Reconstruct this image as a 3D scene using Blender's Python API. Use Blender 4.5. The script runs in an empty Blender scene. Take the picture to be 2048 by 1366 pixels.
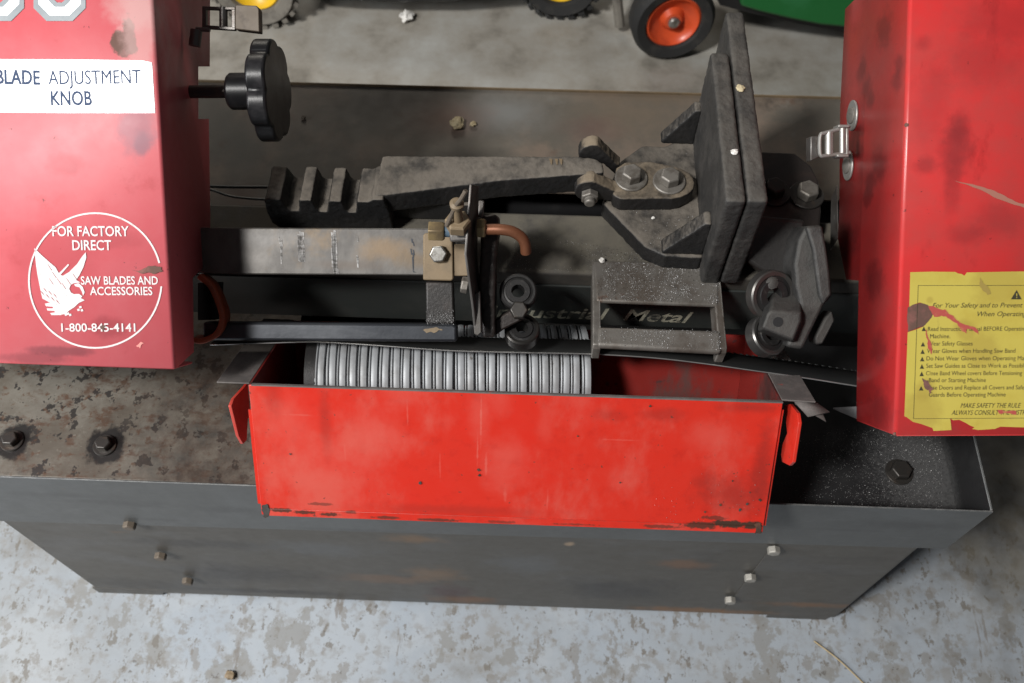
import bpy, bmesh, math, random
from mathutils import Vector as V, Matrix as MX, noise
random.seed(7)
SC = bpy.context.scene
COL = SC.collection
rad = math.radians

# ------------------------------------------------------------------ camera
CAM = V((0, 0, 1.51))
cR = V((0.999308, 0.037190, -0.000096)); cU = V((-0.031978, 0.860572, 0.508325)); cF = V((-0.018987, 0.507970, -0.861166))
cam = bpy.data.cameras.new('camera'); co = bpy.data.objects.new('camera', cam); COL.objects.link(co)
m = MX((( cR.x, cU.x, -cF.x), (cR.y, cU.y, -cF.y), (cR.z, cU.z, -cF.z))).to_4x4(); m.translation = CAM
co.matrix_world = m
cam.sensor_width = 36; cam.lens = 1850 / 2048 * 36; cam.clip_start = .02; cam.clip_end = 100
cam.dof.use_dof = True; cam.dof.focus_distance = .97; cam.dof.aperture_fstop = 7.5
SC.camera = co

# ------------------------------------------------------------------ light
W = bpy.data.worlds.new('World'); SC.world = W; W.use_nodes = True
bg = W.node_tree.nodes['Background']; bg.inputs[0].default_value = (.92, .95, 1, 1); bg.inputs[1].default_value = .065
def area(name, loc, target, power, size, col, sizey=None):
    l = bpy.data.lights.new(name, 'AREA'); l.energy = power; l.color = col; l.size = size
    if sizey: l.shape = 'RECTANGLE'; l.size_y = sizey
    o = bpy.data.objects.new(name, l); COL.objects.link(o); o.location = loc
    o.rotation_euler = (V(target) - V(loc)).to_track_quat('-Z', 'Y').to_euler(); return o
area('shop_light', (-2.3, -1.3, 4.5), (0, .6, .6), 250, .6, (1, .98, .95))
area('window_light', (-2.1, -.25, 1.7), (-.7, .0, 0), 50, 1.1, (.97, .985, 1))
area('rear_fill_light', (-1.0, 4.4, 2.6), (.1, 1.5, 0), 30, 1.2, (1, .93, .82))  # unseen fill lamp, added to brighten the rear floor
SC.view_settings.view_transform = 'Standard'; SC.view_settings.look = 'None'; SC.view_settings.exposure = 0

# ------------------------------------------------------------------ placing helpers
def ray(px, py):
    return cR * ((px - 1024) / 1850) - cU * ((py - 683) / 1850) + cF
def hit(px, py, P, n):
    r = ray(px, py); t = (V(P) - CAM).dot(n) / r.dot(n); return CAM + r * t
EX, EY, EZ = V((1, 0, 0)), V((0, 1, 0)), V((0, 0, 1))
def hz(px, py, z): return hit(px, py, V((0, 0, z)), EZ)
def hy(px, py, y): return hit(px, py, V((0, y, 0)), EY)
def hx(px, py, x): return hit(px, py, V((x, 0, 0)), EX)
A = rad(36.5)
U = V((0, math.cos(A), math.sin(A))); N = V((0, -math.sin(A), math.cos(A)))   # tilted plane of the saw head
P0 = hz(1100, 700, .635)
def hp(px, py, n): return hit(px, py, P0 + N * n, N)

# ------------------------------------------------------------------ object helpers
WM = {}
def props(o, label=None, cat=None, group=None, kind=None):
    for k, v in (('label', label), ('category', cat), ('group', group), ('kind', kind)):
        if v: o[k] = v
    return o
def thing(name, loc, label, cat, group=None):
    o = bpy.data.objects.new(name, None); COL.objects.link(o); o.location = loc; o.empty_display_size = .05
    WM[o] = MX.Translation(loc); return props(o, label, cat, group)
def finish(me, smooth=35):
    for p in me.polygons: p.use_smooth = True
    me.set_sharp_from_angle(angle=rad(smooth))
def link(name, me, parent=None, mw=None, bev=0, seg=2, label=None, solid=0):
    o = bpy.data.objects.new(name, me); COL.objects.link(o)
    if parent: o.parent = parent; o.matrix_local = WM[parent].inverted() @ mw
    else: o.matrix_world = mw
    WM[o] = mw
    if solid:
        s = o.modifiers.new('solid', 'SOLIDIFY'); s.thickness = solid; s.offset = 0
    if bev:
        b = o.modifiers.new('bevel', 'BEVEL'); b.width = bev; b.segments = seg; b.limit_method = 'ANGLE'; b.angle_limit = rad(32)
    if label: o['label'] = label
    return o
CLOUD = bpy.data.textures.new('cast_grain', 'CLOUDS'); CLOUD.noise_scale = .006; CLOUD.noise_depth = 4
def cast_rough(o, strength=.0016, levels=4):
    m1 = o.modifiers.new('even', 'REMESH'); m1.mode = 'VOXEL'; m1.voxel_size = levels * .0004; m1.use_smooth_shade = True
    d = o.modifiers.new('grain', 'DISPLACE'); d.texture = CLOUD; d.strength = strength; d.mid_level = .5; d.texture_coords = 'GLOBAL'
    return o
def obj(name, bm, mat, parent=None, mw=None, bev=0, seg=2, label=None, solid=0, smooth=35, normals=True, cast=0):
    o = obj_(name, bm, mat, parent, mw, bev, seg, label, solid, smooth, normals)
    if cast: cast_rough(o, .0015, cast)
    return o
def obj_(name, bm, mat, parent=None, mw=None, bev=0, seg=2, label=None, solid=0, smooth=35, normals=True):
    if normals: bmesh.ops.recalc_face_normals(bm, faces=bm.faces[:])
    if mw is None:
        lo = [min(v.co[i] for v in bm.verts) for i in range(3)]; hi = [max(v.co[i] for v in bm.verts) for i in range(3)]
        c = V([(a + b) / 2 for a, b in zip(lo, hi)]); bmesh.ops.translate(bm, verts=bm.verts[:], vec=-c); mw = MX.Translation(c)
    me = bpy.data.meshes.new(name); bm.to_mesh(me); bm.free()
    for x in (mat if isinstance(mat, (list, tuple)) else [mat]): me.materials.append(x)
    finish(me, smooth)
    return link(name, me, parent, mw, bev, seg, label, solid)
NB = bmesh.new
def frame(origin, z, xhint=EX):
    z = V(z).normalized(); x = (V(xhint) - z * V(xhint).dot(z))
    if x.length < 1e-4: x = z.orthogonal()
    x.normalize(); y = z.cross(x); mm = MX((x, y, z)).transposed().to_4x4(); mm.translation = origin; return mm
def prism(bm, pts, vec, mi=0):
    a = [bm.verts.new(p) for p in pts]; b = [bm.verts.new(V(p) + vec) for p in pts]; n = len(pts)
    fs = [bm.faces.new(a), bm.faces.new(b[::-1])]
    for i in range(n): fs.append(bm.faces.new((a[i], b[i], b[(i + 1) % n], a[(i + 1) % n])))
    for f in fs: f.material_index = mi
    return fs
def loft(bm, A_, B_):
    a = [bm.verts.new(p) for p in A_]; b = [bm.verts.new(p) for p in B_]; n = len(a)
    bm.faces.new(a); bm.faces.new(b[::-1])
    for i in range(n): bm.faces.new((a[i], b[i], b[(i + 1) % n], a[(i + 1) % n]))
def box(bm, x0, x1, y0, y1, z0, z1):
    prism(bm, [V((x0, y0, z0)), V((x1, y0, z0)), V((x1, y1, z0)), V((x0, y1, z0))], V((0, 0, z1 - z0)))
def poly(bm, pts, mi=0):
    f = bm.faces.new([bm.verts.new(p) for p in pts]); f.material_index = mi; return f
def lathe(bm, prof, n=32, mw=MX(), closed=False):
    rings = []
    for r, z in prof:
        if r < 1e-6: rings.append([bm.verts.new(mw @ V((0, 0, z)))])
        else: rings.append([bm.verts.new(mw @ V((r * math.cos(2 * math.pi * i / n), r * math.sin(2 * math.pi * i / n), z))) for i in range(n)])
    pairs = list(zip(rings, rings[1:])) + ([(rings[-1], rings[0])] if closed else [])
    for a, b in pairs:
        for i in range(n):
            j = (i + 1) % n
            if len(a) == 1 and len(b) == 1: continue
            if len(a) == 1: bm.faces.new((a[0], b[j], b[i]))
            elif len(b) == 1: bm.faces.new((a[i], a[j], b[0]))
            else: bm.faces.new((a[i], a[j], b[j], b[i]))
def tube(bm, pts, r, n=10, sq=None):
    """tube through points; r number or list"""
    pts = [V(p) for p in pts]; rings = []; up = None
    for i, p in enumerate(pts):
        t = (pts[min(i + 1, len(pts) - 1)] - pts[max(i - 1, 0)]).normalized()
        if up is None: up = t.orthogonal().normalized()
        up = (up - t * up.dot(t)).normalized(); s = t.cross(up); rr = r[i] if isinstance(r, (list, tuple)) else r
        rings.append([bm.verts.new(p + (up * math.cos(2 * math.pi * k / n) + s * math.sin(2 * math.pi * k / n)) * rr) for k in range(n)])
    for a, b in zip(rings, rings[1:]):
        for k in range(n): bm.faces.new((a[k], a[(k + 1) % n], b[(k + 1) % n], b[k]))
    bm.faces.new(rings[0][::-1]); bm.faces.new(rings[-1])
def smoothpath(pts, k=6):
    pts = [V(p) for p in pts]; out = []
    P = [pts[0] * 2 - pts[1]] + pts + [pts[-1] * 2 - pts[-2]]
    for i in range(1, len(P) - 2):
        for j in range(k):
            t = j / k; a, b, c, d = P[i - 1:i + 3]
            out.append(.5 * ((2 * b) + (c - a) * t + (2 * a - 5 * b + 4 * c - d) * t * t + (3 * b - a - 3 * c + d) * t ** 3))
    out.append(pts[-1]); return out
def hexhead(bm, r, h, mw=MX(), chamfer=True, mark=False):
    """hex bolt head sitting on z=0 with a chamfered top"""
    rings = []
    for rr, z, c in ((r, 0, 6), (r, h * .85, 6), (r * .86, h, 6)):
        rings.append([bm.verts.new(mw @ V((rr * math.cos(math.pi / 3 * i), rr * math.sin(math.pi / 3 * i), z))) for i in range(6)])
    bm.faces.new(rings[0][::-1]); bm.faces.new(rings[-1])
    for a, b in zip(rings, rings[1:]):
        for i in range(6): bm.faces.new((a[i], a[(i + 1) % 6], b[(i + 1) % 6], b[i]))
def bolt(parent, loc, axis, r, h, mat, washer=0, wmat=None, label=None, spin=EX, wh=.0025):
    mw = frame(loc, axis, spin); bm = NB()
    hexhead(bm, r, h, MX.Translation((0, 0, wh if washer else 0)))
    o = obj('bolt', bm, mat, parent, mw, bev=r * .06, label=label)
    if washer:
        b = NB(); lathe(b, [(r * .5, 0), (washer, 0), (washer, wh * .7), (washer - wh * .3, wh), (r * .5, wh)], 28)
        obj('washer', b, wmat or mat, o, mw)
    return o
CAPH = None
def textbm(bm, s, p0, p1, nrm, caph, shear=0, bold=0, mi=0, fit=True):
    """flat lettering: baseline from p0 to p1 on a surface with normal nrm"""
    cu = bpy.data.curves.new('t', 'FONT'); cu.body = s; cu.shear = shear; cu.offset = bold; cu.resolution_u = 3
    o = bpy.data.objects.new('t', cu); COL.objects.link(o)
    dg = bpy.context.evaluated_depsgraph_get(); me = bpy.data.meshes.new_from_object(o.evaluated_get(dg))
    bpy.data.objects.remove(o); bpy.data.curves.remove(cu)
    xs = [v.co.x for v in me.vertices]; x0, x1 = min(xs), max(xs)
    d = p1 - p0; w = d.length; d.normalize(); up = nrm.cross(d).normalized()
    sx = w / (x1 - x0); sy = caph / .70
    if not fit: sx = sy
    vs = [bm.verts.new(p0 + d * ((v.co.x - x0) * sx) + up * (v.co.y * sy)) for v in me.vertices]
    for p in me.polygons:
        try: f = bm.faces.new([vs[i] for i in p.vertices]); f.material_index = mi
        except ValueError: pass
    bpy.data.meshes.remove(me)
def ragged(pts, jit=.15, sub=3, seed=0):
    rnd = random.Random(seed); pts = [V(p) for p in pts]
    for _ in range(sub):
        out = []; L = sum((pts[i] - pts[i - 1]).length for i in range(len(pts))) / len(pts)
        for i in range(len(pts)):
            a, b = pts[i], pts[(i + 1) % len(pts)]; out.append(a)
            t = (b - a); out.append((a + b) / 2 + V((rnd.uniform(-1, 1), rnd.uniform(-1, 1), 0)) * t.length * jit)
        pts = out
    return pts
def ragpx(pxs, jit=.2, sub=3, seed=0): return [(p.x, p.y) for p in ragged([V((x, y, 0)) for x, y in pxs], jit, sub, seed)]

# ------------------------------------------------------------------ materials
def mat(name, col, rough=.5, metal=0, var=(), dust=None, bump=(), rv=.1, spec=.5, world=False, coat=0, edge=None):
    """col + list of noise layers (colour, scale, lo, hi, amount, stretch, detail); dust settles on faces that look up"""
    m_ = bpy.data.materials.new(name); m_.use_nodes = True; nt = m_.node_tree; nd = nt.nodes; lk = nt.links
    bs = nd['Principled BSDF']; bs.inputs['Metallic'].default_value = metal
    bs.inputs['Specular IOR Level'].default_value = spec
    if coat: bs.inputs['Coat Weight'].default_value = coat; bs.inputs['Coat Roughness'].default_value = .25
    tc = nd.new('ShaderNodeTexCoord'); geo = nd.new('ShaderNodeNewGeometry'); oi = nd.new('ShaderNodeObjectInfo')
    base = geo.outputs['Position'] if world else tc.outputs['Object']
    add = nd.new('ShaderNodeVectorMath'); add.operation = 'ADD'; lk.new(base, add.inputs[0])
    if not world:
        sc = nd.new('ShaderNodeMath'); sc.operation = 'MULTIPLY'; sc.inputs[1].default_value = 17; lk.new(oi.outputs['Random'], sc.inputs[0]); lk.new(sc.outputs[0], add.inputs[1])
    vec = add.outputs[0]
    def nz(scale, detail=5, stretch=None, off=0, r=.66):
        mp = nd.new('ShaderNodeMapping'); lk.new(vec, mp.inputs[0]); mp.inputs[1].default_value = (off, off * 1.7, off * .6)
        if stretch: mp.inputs[3].default_value = stretch
        n = nd.new('ShaderNodeTexNoise'); n.inputs['Scale'].default_value = scale; n.inputs['Detail'].default_value = detail; n.inputs['Roughness'].default_value = r
        lk.new(mp.outputs[0], n.inputs[0]); return n.outputs[0]
    def ramp(src, lo, hi, amt=1):
        mr = nd.new('ShaderNodeMapRange'); mr.interpolation_type = 'SMOOTHSTEP'
        for i, v in ((1, lo), (2, hi), (3, 0), (4, amt)): mr.inputs[i].default_value = v
        lk.new(src, mr.inputs[0]); return mr.outputs[0]
    def mix(f, a, b):
        mx = nd.new('ShaderNodeMix'); mx.data_type = 'RGBA'
        lk.new(f, mx.inputs[0])
        if isinstance(a, tuple): mx.inputs[6].default_value = (*a, 1)
        else: lk.new(a, mx.inputs[6])
        if isinstance(b, tuple): mx.inputs[7].default_value = (*b, 1)
        else: lk.new(b, mx.inputs[7])
        return mx.outputs[2]
    c = None; ro = None
    def rmath(op, a, b):
        x = nd.new('ShaderNodeMath'); x.operation = op
        for i, q in enumerate((a, b)):
            if isinstance(q, (int, float)): x.inputs[i].default_value = q
            else: lk.new(q, x.inputs[i])
        return x.outputs[0]
    for k, l in enumerate(var):
        l = list(l) + [None] * (7 - len(l)); colr, scale, lo, hi, amt, st, det = l
        f = ramp(nz(scale, det or 6, st, 3.1 * (k + 1)), lo, hi, amt or 1)
        c = mix(f, c if c else tuple(col), tuple(colr))
    ro = rmath('ADD', rmath('MULTIPLY', rmath('SUBTRACT', nz(45, 4, None, 9), .5), rv * 2), rough)
    if dust:
        dc, damt = dust[0], dust[1]
        sx = nd.new('ShaderNodeSeparateXYZ'); lk.new(geo.outputs['Normal'], sx.inputs[0])
        up = ramp(sx.outputs[2], .35, .95, 1); f = rmath('MULTIPLY', up, ramp(nz(28, 7, None, 21), .25, .6, damt))
        c = mix(f, c if c else tuple(col), tuple(dc)); ro = rmath('ADD', ro, rmath('MULTIPLY', f, .35))
        if metal:
            lk.new(rmath('MULTIPLY', rmath('SUBTRACT', 1, f), metal), bs.inputs['Metallic'])
    if edge:   # worn corners: convex edges polished bright
        be = nd.new('ShaderNodeBevel'); be.inputs[0].default_value = edge[1]; be.samples = 4
        dt = nd.new('ShaderNodeVectorMath'); dt.operation = 'DOT_PRODUCT'; lk.new(be.outputs[0], dt.inputs[0]); lk.new(geo.outputs['Normal'], dt.inputs[1])
        e = rmath('MULTIPLY', ramp(rmath('SUBTRACT', 1, dt.outputs['Value']), .02, .15), ramp(nz(60, 5, None, 33), .35, .6))
        c = mix(rmath('MULTIPLY', e, edge[2]), c if c else tuple(col), tuple(edge[0]))
    if c: lk.new(c, bs.inputs['Base Color'])
    else: bs.inputs['Base Color'].default_value = (*col, 1)
    lk.new(ro, bs.inputs['Roughness'])
    prev = None
    for k, (scale, strength, dist) in enumerate(bump):
        b = nd.new('ShaderNodeBump'); b.inputs['Strength'].default_value = strength; b.inputs['Distance'].default_value = dist
        lk.new(nz(scale, 6, None, 50 + k), b.inputs['Height'])
        if prev: lk.new(prev, b.inputs['Normal'])
        prev = b.outputs[0]
    if prev: lk.new(prev, bs.inputs['Normal'])
    return m_
M = {}
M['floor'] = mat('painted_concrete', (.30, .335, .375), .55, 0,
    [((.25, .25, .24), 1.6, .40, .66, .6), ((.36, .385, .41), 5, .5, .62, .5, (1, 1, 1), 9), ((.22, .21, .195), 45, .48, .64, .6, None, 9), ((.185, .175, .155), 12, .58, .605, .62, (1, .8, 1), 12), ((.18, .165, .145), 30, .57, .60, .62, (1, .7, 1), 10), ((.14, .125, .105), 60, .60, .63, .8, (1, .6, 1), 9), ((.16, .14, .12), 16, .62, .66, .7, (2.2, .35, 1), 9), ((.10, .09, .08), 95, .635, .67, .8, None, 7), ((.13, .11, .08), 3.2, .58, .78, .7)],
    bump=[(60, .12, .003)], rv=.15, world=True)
def bare_concrete_behind(m_):   # the paint is worn off to warm bare concrete behind the stand
    nt = m_.node_tree; nd = nt.nodes; lk = nt.links; bs = nd['Principled BSDF']
    old = bs.inputs['Base Color'].links[0].from_socket
    g = nd.new('ShaderNodeNewGeometry'); sx = nd.new('ShaderNodeSeparateXYZ'); lk.new(g.outputs['Position'], sx.inputs[0])
    n = nd.new('ShaderNodeTexNoise'); n.inputs['Scale'].default_value = 6; n.inputs['Detail'].default_value = 9; n.inputs['Roughness'].default_value = .65; lk.new(g.outputs['Position'], n.inputs[0])
    r = nd.new('ShaderNodeValToRGB'); lk.new(n.outputs[0], r.inputs[0]); e = r.color_ramp.elements
    e[0].position = .30; e[0].color = (.135, .122, .10, 1); e[1].position = .66; e[1].color = (.36, .355, .33, 1); k = e.new(.46); k.color = (.275, .255, .22, 1)
    f = nd.new('ShaderNodeMapRange'); f.inputs[1].default_value = .75; f.inputs[2].default_value = 1.25; lk.new(sx.outputs[1], f.inputs[0])
    mx = nd.new('ShaderNodeMix'); mx.data_type = 'RGBA'; lk.new(f.outputs[0], mx.inputs[0]); lk.new(old, mx.inputs[6]); lk.new(r.outputs[0], mx.inputs[7]); lk.new(mx.outputs[2], bs.inputs['Base Color'])
bare_concrete_behind(M['floor'])
def stain(m_, c, r, col, amt=.8, noise_amp=.6, soft=.5, nscale=60):  # noisy soft ellipse of colour; also carries painted shadow and glare
    nt = m_.node_tree; nd = nt.nodes; lk = nt.links; bs = nd['Principled BSDF']; inp = bs.inputs['Base Color']
    g = nd.new('ShaderNodeNewGeometry'); n = nd.new('ShaderNodeTexNoise'); n.inputs['Scale'].default_value = nscale; n.inputs['Detail'].default_value = 8; n.inputs['Roughness'].default_value = .65; lk.new(g.outputs['Position'], n.inputs[0])
    d = nd.new('ShaderNodeVectorMath'); d.operation = 'SUBTRACT'; lk.new(g.outputs['Position'], d.inputs[0]); d.inputs[1].default_value = c
    k = nd.new('ShaderNodeVectorMath'); k.operation = 'DIVIDE'; lk.new(d.outputs[0], k.inputs[0]); k.inputs[1].default_value = r
    l = nd.new('ShaderNodeVectorMath'); l.operation = 'LENGTH'; lk.new(k.outputs[0], l.inputs[0])
    a = nd.new('ShaderNodeMath'); a.operation = 'MULTIPLY_ADD'; lk.new(n.outputs[0], a.inputs[0]); a.inputs[1].default_value = noise_amp * 2; lk.new(l.outputs['Value'], a.inputs[2])
    f = nd.new('ShaderNodeMapRange'); f.interpolation_type = 'SMOOTHSTEP'; f.inputs[1].default_value = 1 + noise_amp - soft; f.inputs[2].default_value = 1 + noise_amp + soft * .3; f.inputs[3].default_value = amt; f.inputs[4].default_value = 0; lk.new(a.outputs[0], f.inputs[0])
    mx = nd.new('ShaderNodeMix'); mx.data_type = 'RGBA'; lk.new(f.outputs[0], mx.inputs[0])
    if inp.links: lk.new(inp.links[0].from_socket, mx.inputs[6])
    else: mx.inputs[6].default_value = inp.default_value
    mx.inputs[7].default_value = (*col, 1); lk.new(mx.outputs[2], inp)
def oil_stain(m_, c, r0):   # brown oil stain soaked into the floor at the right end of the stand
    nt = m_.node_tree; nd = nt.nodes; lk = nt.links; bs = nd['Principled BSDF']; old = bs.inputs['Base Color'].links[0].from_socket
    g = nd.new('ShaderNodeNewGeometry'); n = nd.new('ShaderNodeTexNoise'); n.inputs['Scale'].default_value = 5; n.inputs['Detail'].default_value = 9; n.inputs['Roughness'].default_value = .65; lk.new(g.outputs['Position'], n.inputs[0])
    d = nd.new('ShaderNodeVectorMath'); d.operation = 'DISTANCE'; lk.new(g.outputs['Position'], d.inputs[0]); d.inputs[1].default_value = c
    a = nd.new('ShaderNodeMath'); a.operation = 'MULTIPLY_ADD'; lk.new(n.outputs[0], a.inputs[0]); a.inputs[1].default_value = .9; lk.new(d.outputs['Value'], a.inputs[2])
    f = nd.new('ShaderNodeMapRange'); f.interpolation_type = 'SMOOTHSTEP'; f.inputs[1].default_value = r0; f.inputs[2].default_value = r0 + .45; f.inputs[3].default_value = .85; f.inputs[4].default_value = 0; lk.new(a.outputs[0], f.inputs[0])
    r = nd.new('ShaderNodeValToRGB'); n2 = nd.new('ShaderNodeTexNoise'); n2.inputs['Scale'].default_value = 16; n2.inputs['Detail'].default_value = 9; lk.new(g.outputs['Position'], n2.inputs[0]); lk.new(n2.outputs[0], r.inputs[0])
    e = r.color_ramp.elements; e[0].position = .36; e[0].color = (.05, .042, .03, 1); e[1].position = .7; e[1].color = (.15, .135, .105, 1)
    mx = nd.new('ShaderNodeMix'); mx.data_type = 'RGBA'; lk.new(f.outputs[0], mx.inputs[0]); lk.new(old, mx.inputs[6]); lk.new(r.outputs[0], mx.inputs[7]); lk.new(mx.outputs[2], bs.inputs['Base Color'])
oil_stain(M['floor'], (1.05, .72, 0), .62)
M['red'] = mat('red_paint', (.60, .026, .016), .36, 0, [((.60, .06, .045), 9, .45, .7, .55), ((.36, .02, .016), 16, .58, .72, .35), ((.06, .03, .025), 120, .69, .73, .8, None, 3)], bump=[(300, .03, .001)], rv=.12)
M['red_left'] = mat('red_paint_glare_wash', (.54, .095, .11), .5, 0, [((.57, .16, .175), 7, .42, .7, .5), ((.34, .03, .03), 20, .58, .72, .35), ((.07, .03, .03), 130, .70, .74, .8, None, 3)], bump=[(250, .03, .001)], rv=.10)  # glare haze on the left cover is mixed into this pinker red
M['red_right'] = mat('red_paint_scuffed', (.62, .034, .034), .37, 0, [((.44, .055, .05), 6, .40, .66, .8, (1, 1, 1)), ((.20, .012, .012), 18, .58, .76, .5, (1.5, .7, .7)), ((.06, .02, .02), 150, .70, .74, .7, None, 3)], bump=[(250, .03, .001)], rv=.12, coat=.35)
M['tray_red'] = mat('tray_red_paint', (.57, .026, .013), .38, 0, [((.42, .018, .011), 70, .50, .70, .40, None, 9), ((.57, .095, .07), 8, .46, .66, .8, (1, .6, .6)), ((.60, .02, .01), 5, .5, .7, .6), ((.10, .04, .03), 130, .685, .72, .8, None, 3)],
    bump=[(300, .04, .001)], rv=.1, edge=((.10, .06, .05), .0015, .7))
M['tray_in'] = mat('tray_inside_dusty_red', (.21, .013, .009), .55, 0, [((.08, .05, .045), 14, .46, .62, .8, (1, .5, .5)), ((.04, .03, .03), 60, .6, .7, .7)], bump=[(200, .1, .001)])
M['rim_dust'] = mat('dusty_tray_rim', (.10, .09, .085), .75, 0, [((.17, .15, .14), 40, .4, .65, .6), ((.45, .04, .02), 25, .62, .70, .5)], bump=[(300, .3, .001)])
M['apron'] = mat('grey_apron_paint', (.078, .081, .080), .42, .0, [((.12, .125, .125), 80, .55, .72, .4, (.4, 1, 1.8), 9), ((.10, .108, .112), 5, .4, .7, .6), ((.04, .04, .04), 9, .6, .75, .5, (.5, 2, 3)), ((.16, .11, .07), 60, .70, .76, .5)], bump=[(200, .03, .001)], edge=((.5, .5, .48), .0015, .9))
M['panel'] = mat('grey_panel_paint', (.074, .068, .058), .48, 0, [((.10, .10, .10), 5, .5, .7, .6, (1, 1, 2)), ((.115, .108, .095), 70, .52, .70, .45, (.5, 1, 1.6), 9), ((.034, .031, .029), 7, .55, .75, .5, (.6, 1, 2)), ((.18, .10, .05), 12, .64, .76, .55, (.7, 1, 2.6)), ((.035, .03, .03), 90, .68, .73, .7, None, 3)], bump=[(200, .05, .001)])
M['rust_top'] = mat('rusted_top_plate', (.165, .152, .128), .45, .2, [((.075, .06, .045), 7, .42, .62, .75, (1, 1.4, 1), 9), ((.075, .036, .02), 34, .50, .66, .85, (1, 1.6, 1), 9), ((.02, .017, .016), 46, .575, .60, .9, None, 4), ((.085, .04, .02), 90, .55, .66, .8, None, 8), ((.03, .027, .025), 11, .58, .70, .8, None, 9), ((.19, .18, .155), 130, .58, .70, .6, None, 6), ((.42, .40, .36), 60, .72, .76, .8, (.25, 3, 1))], bump=[(150, .15, .001)], rv=.15)
def more_rust_by_tray(m_, x0, x1):   # splashed coolant has rusted the plate brown beside the tray
    nt = m_.node_tree; nd = nt.nodes; lk = nt.links; bs = nd['Principled BSDF']; old = bs.inputs['Base Color'].links[0].from_socket
    g = nd.new('ShaderNodeNewGeometry'); sx = nd.new('ShaderNodeSeparateXYZ'); lk.new(g.outputs['Position'], sx.inputs[0])
    n = nd.new('ShaderNodeTexNoise'); n.inputs['Scale'].default_value = 24; n.inputs['Detail'].default_value = 10; n.inputs['Roughness'].default_value = .7; lk.new(g.outputs['Position'], n.inputs[0])
    f = nd.new('ShaderNodeMapRange'); f.inputs[1].default_value = x0; f.inputs[2].default_value = x1; lk.new(sx.outputs[0], f.inputs[0])
    a = nd.new('ShaderNodeMath'); a.operation = 'MULTIPLY_ADD'; lk.new(n.outputs[0], a.inputs[0]); a.inputs[1].default_value = 1.6; a.inputs[2].default_value = -1.0; 
    b = nd.new('ShaderNodeMath'); b.operation = 'ADD'; b.use_clamp = True; lk.new(a.outputs[0], b.inputs[0]); lk.new(f.outputs[0], b.inputs[1])
    k = nd.new('ShaderNodeMath'); k.operation = 'MULTIPLY'; lk.new(b.outputs[0], k.inputs[0]); k.inputs[1].default_value = .85
    r = nd.new('ShaderNodeValToRGB'); n2 = nd.new('ShaderNodeTexNoise'); n2.inputs['Scale'].default_value = 40; n2.inputs['Detail'].default_value = 10; n2.inputs['Roughness'].default_value = .7; lk.new(g.outputs['Position'], n2.inputs[0]); lk.new(n2.outputs[0], r.inputs[0])
    e = r.color_ramp.elements; e[0].position = .34; e[0].color = (.016, .014, .013, 1); e[1].position = .68; e[1].color = (.105, .088, .068, 1); q = e.new(.5); q.color = (.048, .031, .022, 1)
    mx = nd.new('ShaderNodeMix'); mx.data_type = 'RGBA'; lk.new(k.outputs[0], mx.inputs[0]); lk.new(old, mx.inputs[6]); lk.new(r.outputs[0], mx.inputs[7]); lk.new(mx.outputs[2], bs.inputs['Base Color'])
more_rust_by_tray(M['rust_top'], -.56, -.40)
M['back_pan'] = mat('dirty_pan_steel', (.115, .102, .084), .62, .1, [((.20, .15, .115), 6, .44, .64, .8), ((.03, .026, .023), 7, .54, .7, .7), ((.10, .042, .022), 12, .58, .72, .5), ((.22, .22, .20), 9, .58, .72, .6, (1, 1, 1))], bump=[(120, .15, .001)], rv=.12)
M['black_pan'] = mat('oily_black_pan', (.018, .018, .019), .45, .1, [((.04, .04, .04), 12, .5, .7, .6)], bump=[(200, .2, .001)])
M['cast'] = mat('dusty_cast_iron', (.014, .014, .0145), .5, .15, [((.03, .028, .027), 14, .45, .65, .7)], dust=((.145, .126, .104), .95), bump=[(110, .5, .0020), (500, .4, .0007)], edge=((.30, .29, .27), .002, .5))
M['cast_bare'] = mat('dark_cast_iron', (.032, .031, .030), .52, .2, [((.062, .058, .054), 30, .42, .65, .8), ((.02, .02, .02), 12, .55, .7, .6)], dust=((.105, .094, .080), .6), bump=[(90, .6, .0028), (400, .5, .0008)], edge=((.33, .32, .30), .002, .6))
M['link_cast'] = mat('tan_dusty_casting', (.016, .015, .015), .5, .1, [((.03, .028, .027), 14, .45, .65, .7)], dust=((.20, .158, .11), .97), bump=[(160, .35, .0012), (600, .3, .0005)], edge=((.30, .27, .22), .002, .5))
M['arm_cast'] = mat('dark_arm_casting', (.026, .0255, .025), .55, .2, [((.05, .048, .046), 30, .42, .65, .8)], dust=((.085, .08, .072), .6), bump=[(110, .5, .002), (500, .5, .0008)], edge=((.24, .235, .225), .0022, .6))
M['bed'] = mat('dirty_bed_steel', (.05, .047, .043), .6, .15, [((.09, .08, .066), 12, .42, .66, .8), ((.022, .02, .02), 9, .55, .7, .8)], dust=((.125, .112, .086), .75), bump=[(220, .35, .001)])
M['bed_front'] = mat('dark_green_grey_bed_paint', (.030, .034, .032), .55, 0, [((.05, .05, .046), 12, .45, .7, .7)], bump=[(220, .1, .001)])
M['bare'] = mat('scratched_bare_steel', (.125, .117, .108), .46, .35, [((.06, .056, .053), 16, .4, .66, .7, (2, 1, 1)), ((.16, .115, .07), 13, .54, .68, .75), ((.045, .04, .036), 9, .56, .72, .7), ((.27, .27, .265), 20, .64, .76, .4, (3.4, .25, .25))], bump=[(200, .08, .001)], rv=.14, edge=((.55, .54, .5), .002, .6))
M['bracket'] = mat('worn_bracket_steel', (.165, .153, .138), .48, .4, [((.085, .068, .054), 18, .42, .64, .85), ((.05, .042, .038), 9, .56, .72, .7), ((.12, .055, .03), 30, .64, .72, .6)], bump=[(260, .3, .0008)], edge=((.6, .58, .55), .003, .8))
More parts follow.
